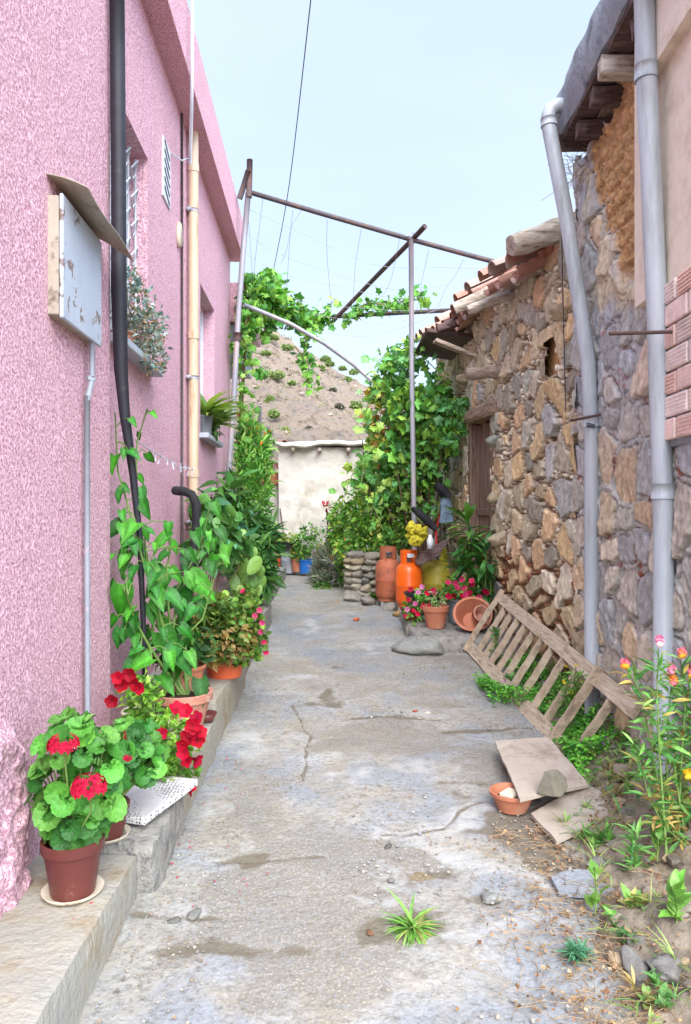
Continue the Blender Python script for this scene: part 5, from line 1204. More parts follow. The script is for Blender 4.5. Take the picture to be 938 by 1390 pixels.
# ---- geraniums
def geranium(base_, lab, potdef, cen, rad, N, size, umb, sauce):
    r = thing('potted_geranium', base_, lab, 'potted geranium'); pot(r, base_, *potdef, saucer=sauce)
    m = MB(); p, d = blobs_pts([(cen, rad), (cen+V(0, 0, -rad[2]*.35), (rad[0]*.9, rad[1]*.9, rad[2]*.5))], N, .7)
    n = d*.8+V(0, -.45, .5)+rng.normal(0, .3, (N, 3)); a = np.cross(n, rng.normal(size=(N, 3))); a = a*.5+V(0, 0, -.5)+d*.3
    m.leaves(L_GERA, p-a*size*.3, a, n, size*(1+rng.normal(0, .22, N)).clip(.5, 1.5), palette(N, ['#4f9434', '#5ea63e', '#40822e', '#6fb04a', '#34722a'], .15))
    m.build('foliage', M['leaf'], r)
    s = MB(); tp_ = base_+V(0, 0, potdef[2]-.02)
    for q in p[::2]: s.tube([tp_+rng.normal(0, .015, 3), (tp_+q)/2+rng.normal(0, .01, 3), q], [.005, .0035, .0025], 5)
    for (u_, us_) in umb: s.tube([tp_, u_-V(0, -.02, .08), u_], [.004, .0035, .003], 5)
    s.build('stem', M['stem'], r)
    for (u_, us_) in umb:
        f = MB(); K = 34; dd = rng.normal(size=(K, 3)); dd[:, 2] = abs(dd[:, 2])*.6-.1; dd[:, 1] -= .4; dd /= np.linalg.norm(dd, axis=1, keepdims=True); t_ = palette(1, ['#d01c46', '#c82a58'], .05)[0]
        for q in dd:
            cen2 = u_+q*us_*V(1, 1, .75); x = np.cross(q, [0, 0, 1]); x /= np.linalg.norm(x); y = np.cross(q, x)
            for j in range(5):
                th = j*2*math.pi/5+random.random()*.3; ax = x*math.cos(th)+y*math.sin(th)+q*.35
                f.leaves(L_OV2, cen2[None], ax[None], q[None], us_*.42, t_*random.uniform(.6, 1.3))
            f.tube([u_-V(0, 0, us_*.3), cen2], .0012, 3, col=lin('#6a8a3a'))
        f.build('flower_head', M['petal'], r)
    return r
b0 = V(-.925, 2.50, .313)
gr = geranium(b0, 'red geranium with scalloped leaves in a brown pot nearest the camera', (.098, .072, .185, 'terrac_dark', .04), V(-.915, 2.50, .70), (.145, .14, .20), 115, .082, [(P(86, 1012, 2.36), .045), (P(121, 1069, 2.32), .05)], 'cream_pot')
f = MB(); q = P(108, 990, 2.5)
for a, b, l_ in ((-.3, .9, .07), (.5, .8, .075), (-.9, .5, .05), (.2, 1, .06)): f.leaves(L_OV, q[None], V(a, -.2, b)[None], V(-b, -.5, a)[None], l_, lin('#86b560'))
f.tube([V(-.92, 2.5, .48), V(-.9, 2.52, .7), q], [.008, .007, .006], 6, col=lin('#7aa850')); f.build('bud', M['leaf'], gr)
b1 = V(-.93, 2.86, .345)
geranium(b1, 'smaller pink geranium in a brown cream rimmed pot behind the nearest one', (.085, .065, .13, 'terrac_dark', .03), V(-.86, 2.92, .66), (.13, .12, .13), 60, .07, [(P(172, 1030, 2.8), .022)], 'cream_pot')

# ---- window sill plants
c = V(wx(4.45)-.04, 4.45, 2.565); r = thing('sill_succulent', c, 'grey green bushy succulent with brown bits on the nearer window sill', 'plant'); pot(r, c, .08, .06, .12, 'terrac_pale')
B = [(c+V(.06, 0, .28), (.12, .2, .15)), (c+V(.1, .12, .12), (.12, .22, .12)), (c+V(.04, -.05, .4), (.08, .14, .09)), (c+V(.14, .15, -.0), (.08, .2, .1)), (c+V(.1, .25, .25), (.1, .15, .1))]
oval_bush(r, c+V(0, 0, .1), B, 1300, L_OV2, .03, ['#8fa8a0', '#7f9a94', '#a3b8ae', '#6f8c86', '#93ab98'], 40, smat='woody', droop=-.3, sr=.003)
m = MB(); foliage(m, B[:4], 500, L_OV2, .022, ['#b09068', '#9a7850', '#c4a67c'], .2, .2, shell=.6); tag(m.build('dried_tips', M['leaf'], r), kind='stuff')
def spider(base_, lab, potm, N, L, cols, r_=(.09, .07, .15)):
    r = thing('sill_plant', base_, lab, 'potted plant'); pot(r, base_, *r_, potm)
    m = MB(); p = np.tile(base_+V(0, 0, r_[2]-.02), (N, 1))+rng.normal(0, .02, (N, 3))*[1, 1, .2]; a = rng.normal(0, .6, (N, 3)); a[:, 2] = abs(a[:, 2])+.7; a[:, 0] += .25
    n = np.cross(np.cross(a, [0, 0, 1.]), a)*1+V(0, 0, .01); m.leaves(L_LONG, p, a, n, L*(1+rng.normal(0, .2, N)), palette(N, cols)); m.build('foliage', M['leaf'], r); return r
spider(V(wx(7.4)-.0, 7.4, 2.365), 'spiky light green plant in a grey pot on the farther window sill', 'grey_pot', 55, .33, ['#8db04e', '#a3c060', '#79a044'], (.085, .07, .2))
spider(V(wx(7.85)-.0, 7.85, 2.365), 'drooping long leaved plant in a red clay pot on the farther window sill', 'terrac', 60, .36, ['#6f9c4a', '#86b055', '#a0b868'], (.07, .055, .14))
c = V(wx(7.62)+.05, 7.60, 2.365); r = thing('sill_plant', c, 'low dark green plant squeezed between the two pots on the farther sill', 'potted plant'); pot(r, c, .05, .04, .05, 'terrac'); oval_bush(r, c, [(c+V(.02, 0, .07), (.08, .12, .05))], 60, L_OV, .06, GRD, 4)
# ================================================================ right ledge: gas cylinders, pots, tools
M['cyl_orange'] = simple('orange_enamel', '#e25a14', '#ea6a1e', 5, .3, .001, 40, spec=.5, stain='#a8481c', stain_sc=7, stain_lo=.64, stain_hi=.72)
M['cyl_rust'] = simple('faded_rusty_enamel', '#a3583c', '#b86c4c', 5, .6, .002, 60, stain='#7c4a38', stain_sc=6, stain_lo=.45, stain_hi=.65)
M['cyl_olive'] = simple('olive_yellow_enamel', '#9a8e2c', '#aa9e3a', 5, .45, .001, 50, stain='#7c6a30', stain_sc=8, stain_lo=.6, stain_hi=.7)
def cylinder(base_, mat, lab, s=1., label_mark=False, wide=1.):
    r = thing('gas_cylinder', base_, lab, 'gas cylinder', 'gas cylinders on the ledge')
    R_ = .155*s*wide
    m = MB(); m.lathe([(R_*.8, .03), (R_*.93, .05), (R_, .1), (R_, .24), (R_*1.012, .245), (R_*1.012, .26), (R_, .265), (R_, .40), (R_*.93, .455), (R_*.72, .495), (R_*.3, .515), (.02, .52)], base_, 36, col=None)
    m.v = [base_+(v_-base_)*[1, 1, s] for v_ in m.v]; m.build('tank', M[mat], r, auto=35)
    m = MB(); m.lathe([(R_*.78, 0), (R_*.8, .0), (R_*.8, .05), (R_*.78, .05)], base_, 32); m.build('foot_ring', M[mat], r, auto=40)
    # collar with two cut-outs
    m = MB(); n = 36; vs = []; fs = []
    for k in range(n+1):
        a = 2*math.pi*k/n
        for rr_, z in ((R_*.66, .475), (R_*.66, .60), (R_*.66, .66), (R_*.62, .66), (R_*.62, .60), (R_*.62, .475)): vs.append(base_+V(rr_*math.cos(a), rr_*math.sin(a), z*s))
    for k in range(n):
        cut = k % 18 in (7, 8, 9, 10, 11)
        o = k*6; q = o+6
        for (a_, b_) in ((0, 1), (1, 2), (2, 3), (3, 4), (4, 5)):
            if cut and (a_, b_) in ((0, 1), (4, 5)) : continue
            fs.append((o+a_, o+b_, q+b_, q+a_))
    m.add(vs, fs); m.build('collar', M[mat], r, auto=40)
    m = MB(); m.lathe([(.02, .5), (.02, .56), (.03, .565), (.03, .59), (.012, .6)], base_, 14); m.tube([base_+V(0, 0, .575*s), base_+V(.05, -.04, .575*s)], .01, 8); m.build('valve', M['galv'], r)
    if label_mark:
        m = MB()
        a0 = R(-100); 
        for k in range(6):
            a = a0+k*.13; q = base_+V((R_*.66+.003)*math.cos(a), (R_*.66+.003)*math.sin(a), .60*s); m.box(q, (.012, .003, .045), (0, 0, a+math.pi/2))
        m.build('stencil_marks', M['white_frame'], r, smooth=False)
    return r
cylinder(V(.735, 8.55, .50), 'cyl_orange', 'bright orange gas cylinder, the glossiest of the three beside the pots', label_mark=True)
cylinder(V(.52, 9.0, .52), 'cyl_rust', 'faded rusty brown gas cylinder left of the orange one', 1.0)
cylinder(V(1.09, 8.75, .50), 'cyl_olive', 'olive yellow gas cylinder standing behind the flower pots', 1.02, wide=1.22)
# black basin on a pot
c = V(.84, 7.95, .50); r = thing('black_basin', c, 'round black plastic basin between the orange cylinder and the clay pot', 'basin'); pot(r, c, .20, .14, .24, 'black_plastic', rim=.03)
c = V(.875, 7.15, .478); r = thing('clay_flower_pot', c, 'clean clay flower pot with small pale plant at the front of the ledge', 'potted flowers'); pot(r, c, .122, .085, .215, 'terrac', rim=.055)
oval_bush(r, c+V(0, 0, .2), [(c+V(0, 0, .27), (.06, .06, .08))], 60, L_LANCE, .06, ['#93a87a', '#a8b890', '#7c9a5a'], 6)
c = V(1.13, 7.35, .50); r = thing('petunia_pot', c, 'crimson petunias in a tall grey pot right of the clay pot', 'potted flowers'); pot(r, c, .13, .10, .24, 'grey_pot')
B = [PB(640, 798, 7.3, 22, 16), PB(618, 800, 7.3, 16, 12), PB(655, 806, 7.3, 12, 12)]
B = [PB(625, 800, 7.3, 24, 18), PB(642, 800, 7.3, 16, 16), PB(608, 806, 7.3, 12, 12)]
oval_bush(r, c+V(0, 0, .22), B, 360, L_OV2, .045, GR, 14)
for k in range(20):
    q = P(random.uniform(604, 662) if k > 3 else random.uniform(650, 688)-30, random.uniform(785, 812), 7.15+random.uniform(-.08, .05)); m = MB(); bloom(m, q, .06, ['#c8124a', '#b80e3c', '#d8386e'], 1); m.build('bloom', M['petal'], r)
c = V(.66, 7.5, .50); r = thing('mixed_flower_pot', c, 'low pot of pink and red flowers spilling left of the clay pot', 'potted flowers'); pot(r, c, .10, .07, .13, 'terrac_dark')
B = [PB(568, 822, 7.4, 18, 14), PB(560, 835, 7.35, 14, 12), PB(580, 808, 7.5, 16, 10)]
oval_bush(r, c+V(0, 0, .12), B, 320, L_OV2, .045, GR, 12)
for k in range(20):
    q = P(random.uniform(550, 592), random.uniform(796, 838), 7.2+random.uniform(-.06, .08)); m = MB(); bloom(m, q, .055, ['#e0164a', '#e878b0', '#d82a60', '#c02040', '#ee90c0'], 1); m.build('bloom', M['petal'], r)
# tipped bowl with broken pot inside
c = V(1.20, 6.95, .48); r = thing('tipped_bowl', c+V(0, 0, .0), 'wide clay bowl tipped on its side on the ledge', 'bowl')
m = MB(); m.lathe([(.10, -.10), (.165, .03), (.18, .035), (.185, .055), (.16, .055), (.15, .03), (.09, -.08)], c+V(0, 0, .135), 34, rot=(R(52), R(-12), 0)); m.build('bowl', M['terrac'], r, auto=50)
m = MB(); m.lathe([(.045, -.06), (.07, .05), (.078, .05), (.08, .075), (.062, .075), (.04, -.05)], c+V(.05, -.03, .16), 24, rot=(R(70), R(40), 0)); tag(m.build('small_clay_pot', M['terrac_pale']), 'small empty clay pot lying inside the tipped bowl', 'pot')
m = MB(); m.prism([(-.07, -.04), (.06, -.05), (.08, .03), (-.03, .06)], .012, Matrix.Translation((c[0]+.07, c[1]-.12, .60))@Euler((R(40), R(20), .3)).to_matrix().to_4x4()); tag(m.build('pot_shard', M['terrac_pale'], smooth=False), 'flat clay shard resting on the rim of the tipped bowl', 'shard')
# planters with tall glossy plants by the door
c = V(1.285, 7.62, .50); r = thing('square_planter', c, 'pale square clay planter with tall long leaved plant by the door', 'potted plant'); pot(r, c, .15, .12, .19, 'terrac_pale', sq=True)
def longleaf(root, origin, heads, n, L, cols):
    m = MB(); s = MB()
    for h in heads:
        s.tube([origin, (origin+h)/2+rng.normal(0, .02, 3), h], [.013, .011, .008], 6)
        a = rng.normal(0, .7, (n, 3)); a[:, 2] = np.linspace(1.1, -.5, n); a[:, 1] -= .15; p = np.tile(h, (n, 1))+np.outer(np.linspace(.06, -.18, n), [0, 0, 1]); nn = V(0, 0, 1)+a*-.3; nn[:, 2] += .3
        m.leaves(blade(.26, .2, .35, 6, .5), p, a, nn, L*(1+rng.normal(0, .15, n)), palette(n, cols))
    m.build('foliage', M['leaf_gloss'], root); s.build('stem', M['stem'], root)
longleaf(r, c+V(0, 0, .17), [P(636, 712, 7.5), P(641, 740, 7.55), P(652, 765, 7.5), P(632, 770, 7.5), P(647, 790, 7.45)], 22, .27, ['#5f9440', '#4f8a42', '#4c8a50', '#86b84e', '#6aa048'])
c = V(1.385, 7.22, .48); r = thing('dark_pot_plant', c, 'broad glossy leaved plant in a dark blue grey pot against the stone wall', 'potted plant'); pot(r, c, .075, .06, .15, 'black_plastic')
longleaf(r, c+V(0, 0, .13), [P(660, 750, 7.25), P(666, 785, 7.2), P(654, 790, 7.2)], 14, .19, ['#3f7a4a', '#35683c', '#4f8c58', '#5a9a4a'])
c = V(1.40, 7.42, .49); r = thing('orange_pot', c, 'small empty orange pot between the planters by the door', 'pot'); pot(r, c, .06, .05, .2, 'orange_pot')
# tools leaning together behind the cylinders
tl = thing('shovel', V(1.05, 8.5, .5), 'upturned brown bladed shovel leaning over the olive cylinder', 'shovel')
m = MB(); rows = 9; vs = []
for i in range(rows):
    t_ = i/(rows-1); cpt = P(563+46*t_, 762-28*t_**1.6, 8.45); w = .06*math.sin(math.pi*min(1, .25+t_*.72))+.015
    for s_ in (-1, 0, 1): vs.append(cpt+V(-.3*w*s_, s_*w*1.0, s_*w*.75-abs(s_)*-.012))
f_ = [(i*3+j, i*3+j+1, i*3+j+4, i*3+j+3) for i in range(rows-1) for j in (0, 1)]
vs = np.array(vs); m.add(np.concatenate([vs, vs+V(0, 0, .006)]), f_+[tuple(k+rows*3 for k in q)[::-1] for q in f_]); m.build('blade', M['dark_wood'], tl)
m = MB(); m.tube([P(607, 738, 8.45), P(611, 770, 8.6), P(613, 800, 8.7)], .015, 8); m.build('handle', M['wood_z'], tl)
def tool(pts, r_, mat, name, lab, cat):
    m = MB(); m.tube(pts, r_, 8); return tag(m.build(name, M[mat]), lab, cat)
M['red_paint'] = simple('red_paint', '#b01c24', '#c42a30', 7, .4, .001, 60); M['rag'] = simple('grey_blue_rag', '#5b6f80', '#7d90a0', 14, .95, .01, 60); M['yellow'] = simple('yellow_net', '#b8ac28', '#d0c440', 40, .9, .01, 120)
tool([V(1.12, 8.9, .5), P(592, 720, 8.9), P(602, 680, 8.9)], .013, 'red_paint', 'red_tool', 'red metal tool handle leaning behind the gas cylinders', 'handle')
tool([V(1.0, 8.95, .5), P(582, 720, 8.95), P(594, 664, 8.95)], .012, 'galv', 'metal_rod', 'thin grey metal rod leaning with the tools by the post', 'rod')
tool([V(1.16, 9.0, .5), P(598, 700, 9.0), P(600, 640, 9.0)], .012, 'dark_steel', 'iron_rod', 'dark iron rod standing behind the black cap', 'rod')
tool([V(1.25, 8.8, .5), P(608, 720, 8.8), P(611, 668, 8.8)], .014, 'wood_z', 'hoe', 'wooden tool handle standing upright in the middle of the tools', 'handle')
m = MB(); m.tube([P(570, 702, 8.5), P(575, 698, 8.5), P(584, 703, 8.5), P(592, 712, 8.5), P(597, 720, 8.5)][0:0] or [P(559, 690, 8.5), P(566, 694, 8.5), P(576, 703, 8.5), P(586, 713, 8.5), P(593, 719, 8.5)], [.025, .045, .05, .045, .03], 10)
tag(m.build('saddle', M['foam']), 'long black padded saddle leaning beside the steel post', 'saddle')
m = MB(); m.tube([P(590, 658, 8.8), P(596, 661, 8.8), P(603, 667, 8.8), P(610, 675, 8.8)], [.04, .06, .06, .035], 10); tag(m.build('cap', M['foam']), 'black cap hung on top of the leaning tools', 'cap')
m = MB(); n = 12; sv = []
for i in range(9):
    for j in range(n):
        a = 2*math.pi*j/n; rr_ = (.055+.03*i/8)*(1+.25*math.sin(3*a+i*.3)); q = P(605, 676+i*4.2, 8.7); sv.append(q+V(math.cos(a)*rr_, math.sin(a)*rr_*.5, 0))
m.add(sv, [(i*n+j, i*n+(j+1) % n, (i+1)*n+(j+1) % n, (i+1)*n+j) for i in range(8) for j in range(n)]+[tuple(range(n))]); tag(m.build('rag', M['rag']), 'blue grey rag draped over the tool handles under the black cap', 'rag')
m = MB()
for k in range(16):
    q = P(random.uniform(557, 575), random.uniform(710, 738), 8.35+random.uniform(-.05, .05)); m.rock(q, (.11, .09, .09), sub=2, rough=.5, facet=False)
tag(m.build('yellow_net', M['yellow'], auto=30), 'crumpled yellow net bundle hanging beside the steel post', 'net')
m = MB(); m.lathe([(.035, 0), (.04, .1), (.02, .14), (.018, .16)], P(584, 745, 8.3), 16); tag(m.build('plastic_bottle', M['white_frame']), 'pale plastic bottle wedged among the leaning tools', 'bottle')

# ================================================================ ladder
ld = thing('wooden_ladder', V(1.4, 5.2, .4), 'weathered wooden crate frame ladder leaning along the stone wall', 'ladder')
Af = V(1.125, 6.62, .385); An = V(1.285, 4.02, .205); Bf = V(1.43, 6.75, .81); Bn = V(1.50, 3.93, .585)
def bar(m, a, b, w, h, up, jit=.0015):
    d = Vector(b)-Vector(a); L = d.length; d.normalize(); u_ = Vector(up); s_ = d.cross(u_).normalized(); u_ = s_.cross(d).normalized(); n = 10; vs = []
    for i in range(n+1):
        q = Vector(a)+d*(L*i/n); o = Vector(rng.normal(0, jit, 3))
        for (x, y) in ((-1, -1), (1, -1), (1, 1), (-1, 1)): vs.append(q+o+s_*x*w/2+u_*y*h/2+Vector(rng.normal(0, jit*.4, 3)))
    m.add(vs, [(i*4+j, i*4+(j+1) % 4, (i+1)*4+(j+1) % 4, (i+1)*4+j) for i in range(n) for j in range(4)]+[(3, 2, 1, 0), tuple(n*4+j for j in range(4))])
nrm = np.cross(An-Af, Bf-Af); nrm /= np.linalg.norm(nrm)
ext = .1
wl = wood('ladder_wood', '#b3a28c', '#cfc0aa', '#7d6c5c', 4, (14, 1.2, 14)); wr = wood('rung_wood', '#ad9a84', '#c8b69f', '#786654', 4, (1.5, 14, 1.5)); M['lw'] = wl; M['lr'] = wr
m = MB(); bar(m, Af+(Af-An)*.015, An+(An-Af)*.02, .042, .095, Bf-Af); m.build('rail', M['lw'], ld, smooth=False)
m = MB(); bar(m, Bf+(Bf-Bn)*.02, Bn+(Bn-Bf)*.045, .042, .095, Bf-Af); m.build('rail', M['lw'], ld, smooth=False)
fr_ = [.0, .085, .165, .24, .32, .40, .48, .565, .66, .755, .86, .95]
for i, t_ in enumerate(fr_):
    a = Af+(An-Af)*t_; b = Bf+(Bn-Bf)*t_; ov = .035 if i in (0,) else 0
    off = nrm*(.035 if i in (0, 10) else 0)*(1 if nrm[0] < 0 else -1)
    dv = (b-a)/np.linalg.norm(b-a)
    m = MB(); bar(m, a-dv*(.06 if i in (0, 10) else -.03)+off, b+dv*(.06 if i in (0, 10) else -.03)+off, .042 if i != 10 else .05, .03, An-Af); m.build('rung', M['lr'], ld, smooth=False)

# ================================================================ boards, bowl, rock
M['board'] = simple('rough_fibre_board', '#a3978a', '#b3a79a', 9, .9, .003, 60, stain='#7d6a5c', stain_sc=5, stain_lo=.5, stain_hi=.72)
def plate(name, corners, th, mat, lab, cat):
    n = 14; m = MB(); vs = []
    A_, B_, C_, D_ = [np.array(q, float) for q in corners]
    for lay in (0, 1):
        for i in range(n+1):
            for j in range(n+1):
                s_, t_ = i/n, j/n; q = A_*(1-s_)*(1-t_)+B_*s_*(1-t_)+C_*s_*t_+D_*(1-s_)*t_
                e_ = mnoise.noise(Vector(q)*14)*.006 if i in (0, n) or j in (0, n) else 0
                vs.append(q+V(e_, e_, -lay*th+mnoise.noise(Vector(q)*3)*.006))
    k = (n+1)**2; I = lambda i, j: i*(n+1)+j
    fs = [(I(i, j), I(i, j+1), I(i+1, j+1), I(i+1, j)) for i in range(n) for j in range(n)]
    fs += [tuple(x+k for x in q)[::-1] for q in fs]
    for i in range(n): fs += [(I(i, 0), I(i+1, 0), I(i+1, 0)+k, I(i, 0)+k), (I(i+1, n), I(i, n), I(i, n)+k, I(i+1, n)+k), (I(0, i+1), I(0, i), I(0, i)+k, I(0, i+1)+k), (I(n, i), I(n, i+1), I(n, i+1)+k, I(n, i)+k)]
    m.add(vs, fs); return tag(m.build(name, M[mat], smooth=False), lab, cat)
plate('fibre_board', [(.835, 4.13, .315), (1.145, 4.16, .33), (1.20, 3.62, .262), (.80, 3.37, .285)], .014, 'board', 'upper brown fibre board leaning over the small clay bowl', 'board')
plate('stone_board', [(.86, 3.42, .20), (1.2, 3.68, .245), (1.285, 3.38, .25), (.90, 3.14, .20)], .02, 'board', 'lower brown board lying flat on the ground beneath the rock', 'board')
c = V(.80, 3.53, .177); r = thing('clay_bowl', c, 'small clay bowl under the edge of the upper fibre board', 'bowl'); m = MB(); m.lathe([(.07, 0), (.098, .07), (.108, .073), (.11, .088), (.098, .088), (.09, .07), (.06, .015)], c, 32); m.build('bowl', M['terrac'], r, auto=50)
m = MB(); m.lathe([(.083, .05), (.01, .056)], c, 20); m.build('soil', M['soil'], r)
m = MB(); m.box(c+V(-.01, -.0, .068), (.10, .07, .03), (R(6), 0, .9), bev=.006, jit=.002); tag(m.build('concrete_piece', M['cream_pot'], smooth=False), 'pale broken concrete piece in the small clay bowl', 'piece')
m = MB(); m.rock((.965, 3.44, .335), (.135, .12, .16), np.array(lin('#7f7a6c')), sub=3, rough=.18, rot=(.3, .1, .5), seed=4.2); tag(m.build('rock', M['stone_big'], auto=25), 'angular grey rock weighing down the two brown boards', 'rock')

# ================================================================ loose things on the lane
def gz(px, py): Y = 1.6/((py-695)/1000+.05); return V((px-469)/1000*Y, Y, G(Y))
for (px, py, s_, lab, colr) in ((563, 967, .05, 'red brick chip beside the pale patch in the middle of the lane', '#a8583c'), (581, 969, .05, 'pale crumb of cement beside the red brick chip', '#cfc8ba'), (527, 1150, .04, 'small dark pebble in the middle of the lane', '#5f5a54'), (531, 1196, .035, 'grey pebble above the grass tuft', '#7c7a74'), (502, 1267, .035, 'brown pebble left of the grass tuft', '#76553c'), (665, 1222, .09, 'flat grey stone pressed in the lane right of the tuft', '#8c8c88'), (457, 818, .06, 'yellow pebble on the lane near the dry stone wall', '#b5975a'), (415, 778, .06, 'ochre stone by the blue bucket', '#b09060'), (483, 842, .09, 'orange tile shard on the far lane', '#b8613e'), (262, 1245, .06, 'grey stone chip near the nearest kerb step', '#77766f'), (235, 1252, .05, 'dark chip beside the nearest kerb step', '#6a6862'), (738, 1150, .045, 'grey stone chip under the corner of the lower board', '#8a8378')):
    q = gz(px, py); m = MB(); m.rock(q+V(0, 0, s_*.12), (s_, s_*.7, s_*.4), np.array(lin(colr)), sub=2); tag(m.build('pebble', M['stone_big'], auto=40), lab, 'stone')
q = gz(350, 845); m = MB(); m.box(gz(385, 776+50), (.12, .07, .015), (0, 0, .3)); 
gv = MB()
for k in range(5200):     # loose grit
    y = 1.7+4.6*random.random()**1.6; x = random.uniform(-.75, bank_edge(y)+.1)
    w = mnoise.noise(Vector((x*2.2, y*2.2, 3)))+.35*mnoise.noise(Vector((x*7, y*7, 3)))+(.28 if x < -.45 or x > bank_edge(y)-.35 else 0)
    if w < .2: continue
    s_ = random.uniform(.003, .008)*(1.6 if random.random() < .05 else 1); gv.rock((x, y, G(y)+s_*.25+.004), (s_*2, s_*1.5, s_), np.array(lin(random.choice(['#8f8b84', '#a39b8c', '#b9b0a0', '#85807a', '#9a9a9c', '#9b8570']))), sub=0, facet=False, rough=.2)
tag(gv.build('grit', M['stone_big'], smooth=False, origin=(0, 3, .15)), 'loose grit and tiny stones scattered over the concrete lane', 'grit', kind='stuff')
def pet(n, pts, cols, lab):
    m = MB(); p = np.array(pts); m.leaves(L_OV2, p+V(0, 0, .012), rng.normal(size=(len(p), 3))*[1, 1, .1], V(0, 0, 1)+rng.normal(0, .2, (len(p), 3)), .016, palette(len(p), cols)); return tag(m.build(n, M['petal']), lab, 'petals', kind='stuff')
pet('fallen_petals', [gz(230+random.uniform(0, 140), 1000+random.uniform(0, 240)) for _ in range(26)]+[V(-.85, 2.3, .315), V(-.82, 2.4, .315)], ['#d8204c', '#c83058'], 'tiny fallen red petals on the lane and kerb near the geraniums')
# stones on the bank
k_ = 0
for (px, py, Y, w, lab) in ((760, 1150, 3.1, .10, 'brown stone at the lower corner of the lower board'), (785, 1155, 3.05, .13, 'rounded brown stone on the soil below the boards'), (812, 1160, 2.98, .12, 'flat tan stone beside the green weed below the boards'), (840, 1150, 3.05, .1, 'small tan stone between two weeds on the bank'), (820, 1085, 3.7, .15, 'grey stone at the edge of the clover above the lower board'), (850, 1070, 3.7, .17, 'grey rounded stone half buried by the clover'), (880, 1055, 3.7, .12, 'pale stone on the bank near the wall foot'), (870, 1100, 3.4, .14, 'dark stone between boards and snapdragons'), (900, 1130, 3.1, .12, 'dark stone under the snapdragon stems'), (890, 1045, 3.8, .16, 'pale flat stone near the right downpipe foot'), (862, 1290, 2.35, .14, 'grey stone at the lower right corner'), (905, 1300, 2.3, .16, 'mossy brown stone at the bottom right corner'), (836, 1235, 2.6, .09, 'bluish grey stone right of the pale slab'), (790, 1190, 2.75, .07, 'small brown stone above the pale slab'), (925, 1240, 2.5, .13, 'brown stone at the right edge near the dry stems'), (880, 1210, 2.7, .1, 'tan stone near the right edge')):
    X_ = (px-469)/1000*Y; m = MB(); m.rock((X_, Y, bz(X_, Y)+.015), (w*.85, w*.68, w*.5), np.array(lin(random.choice(['#857f76', '#8c8172', '#7a7772', '#948a7c']))), sub=3, rough=.34); tag(m.build('stone', M['stone_big'], auto=45), lab, 'stone', 'stones on the bank')
m = MB(); m.prism([(-.13, -.06), (.02, -.10), (.13, -.05), (.11, .06), (-.02, .09), (-.12, .05)], .02, Matrix.Translation((.93, 2.86, .150)).to_4x4()@Euler((R(2), R(-1), .1)).to_matrix().to_4x4()); tag(m.build('pale_slab', M['slab'], smooth=False), 'pale grey broken slab lying in the dry litter at the lower right', 'slab')
rb = MB()
for k in range(420):
    y = random.uniform(1.9, 6.4); x = random.uniform(bank_edge(y)-.03, 1.6); s_ = random.choice([.015, .02, .03, .05]); rb.rock((x, y, bz(x, y)+s_*.15), (s_*1.6, s_*1.3, s_), np.array(lin(random.choice(['#8b8478', '#97856c', '#7d7a74', '#a08c70', '#6f675c']))), sub=1)
tag(rb.build('rubble', M['stone_big'], smooth=False, origin=(1.2, 3.5, .3)), 'small rubble and pebbles mixed in the soil bank', 'rubble', kind='stuff')
# loose low weeds and straw on the bank
lw_ = MB(); N = 0
for k in range(270):
    y = random.uniform(2.1, 4.3); x = bank_edge(y)+abs(random.gauss(0, .28))+.02
    if x > 1.5 or mnoise.noise(Vector((x*4, y*4, 2.2))) < -.12: continue
    b_ = V(x, y, bz(x, y)); n_ = random.randint(5, 11); a = rng.normal(0, .7, (n_, 3)); a[:, 2] = abs(a[:, 2])*.6+.35; q = np.tile(b_, (n_, 1)); q[:, 2] += rng.random(n_)*.05
    nn = np.cross(np.cross(a, [0, 0, 1.]), a)+V(0, 0, .02); tm = random.choice([L_LANCE, L_LANCE, L_GRASS, L_GRASS, L_LANCE, L_OV])
    lw_.leaves(tm, q, a, nn, random.uniform(.025, .055)*(2.4 if tm is L_GRASS else 1), palette(n_, random.choice([['#6f9c4c', '#7fae54'], ['#8fb860', '#9cae60'], ['#b0a468', '#a08a58'], ['#5f9450', '#74a45c']])))
tag(lw_.build('low_weeds', M['leaf'], origin=(1.2, 3, .2)), 'low mixed weeds and dry blades sprouting from the soil bank', 'weeds', kind='stuff')
# dry litter
lt = MB(); N = 2600; yy_ = rng.uniform(1.7, 4.0, N); xx_ = np.array([bank_edge(y)-.1+abs(random.gauss(0, .25))*random.choice([1,1,1,-.6]) for y in yy_]); keep = (xx_ < 1.5)&((yy_ < 3.3)|(xx_ > bank_edge(yy_)+.02)); xx_, yy_ = xx_[keep], yy_[keep]; zz_ = np.maximum(bank_z(xx_, yy_)+.008, Gv(yy_)+.012)
p = np.stack([xx_, yy_, zz_+rng.random(len(xx_))*.012], 1); lt.leaves(L_CHIP, p, rng.normal(size=p.shape)*[1, 1, .25], V(0, 0, 1)+rng.normal(0, .45, p.shape), .013*(1+rng.normal(0, .4, len(p))).clip(.3, 2), palette(len(p), ['#a8825c', '#8f6a48', '#c0a07a', '#7a5a40', '#b08a6a'], .2))
for k in range(900):
    i = random.randrange(len(p)); a = random.random()*6.3; L = random.uniform(.03, .13); lt.tube([p[i], p[i]+V(math.cos(a)*L*.5, math.sin(a)*L*.5, .012), p[i]+V(math.cos(a)*L, math.sin(a)*L, .004)], .0012, 3, col=lin('#b59a78'))
tag(lt.build('dry_litter', M['leaf'], origin=(1, 2.8, .15)), 'dry fallen leaves and straw over the soil at the lane edge', 'litter', kind='stuff')
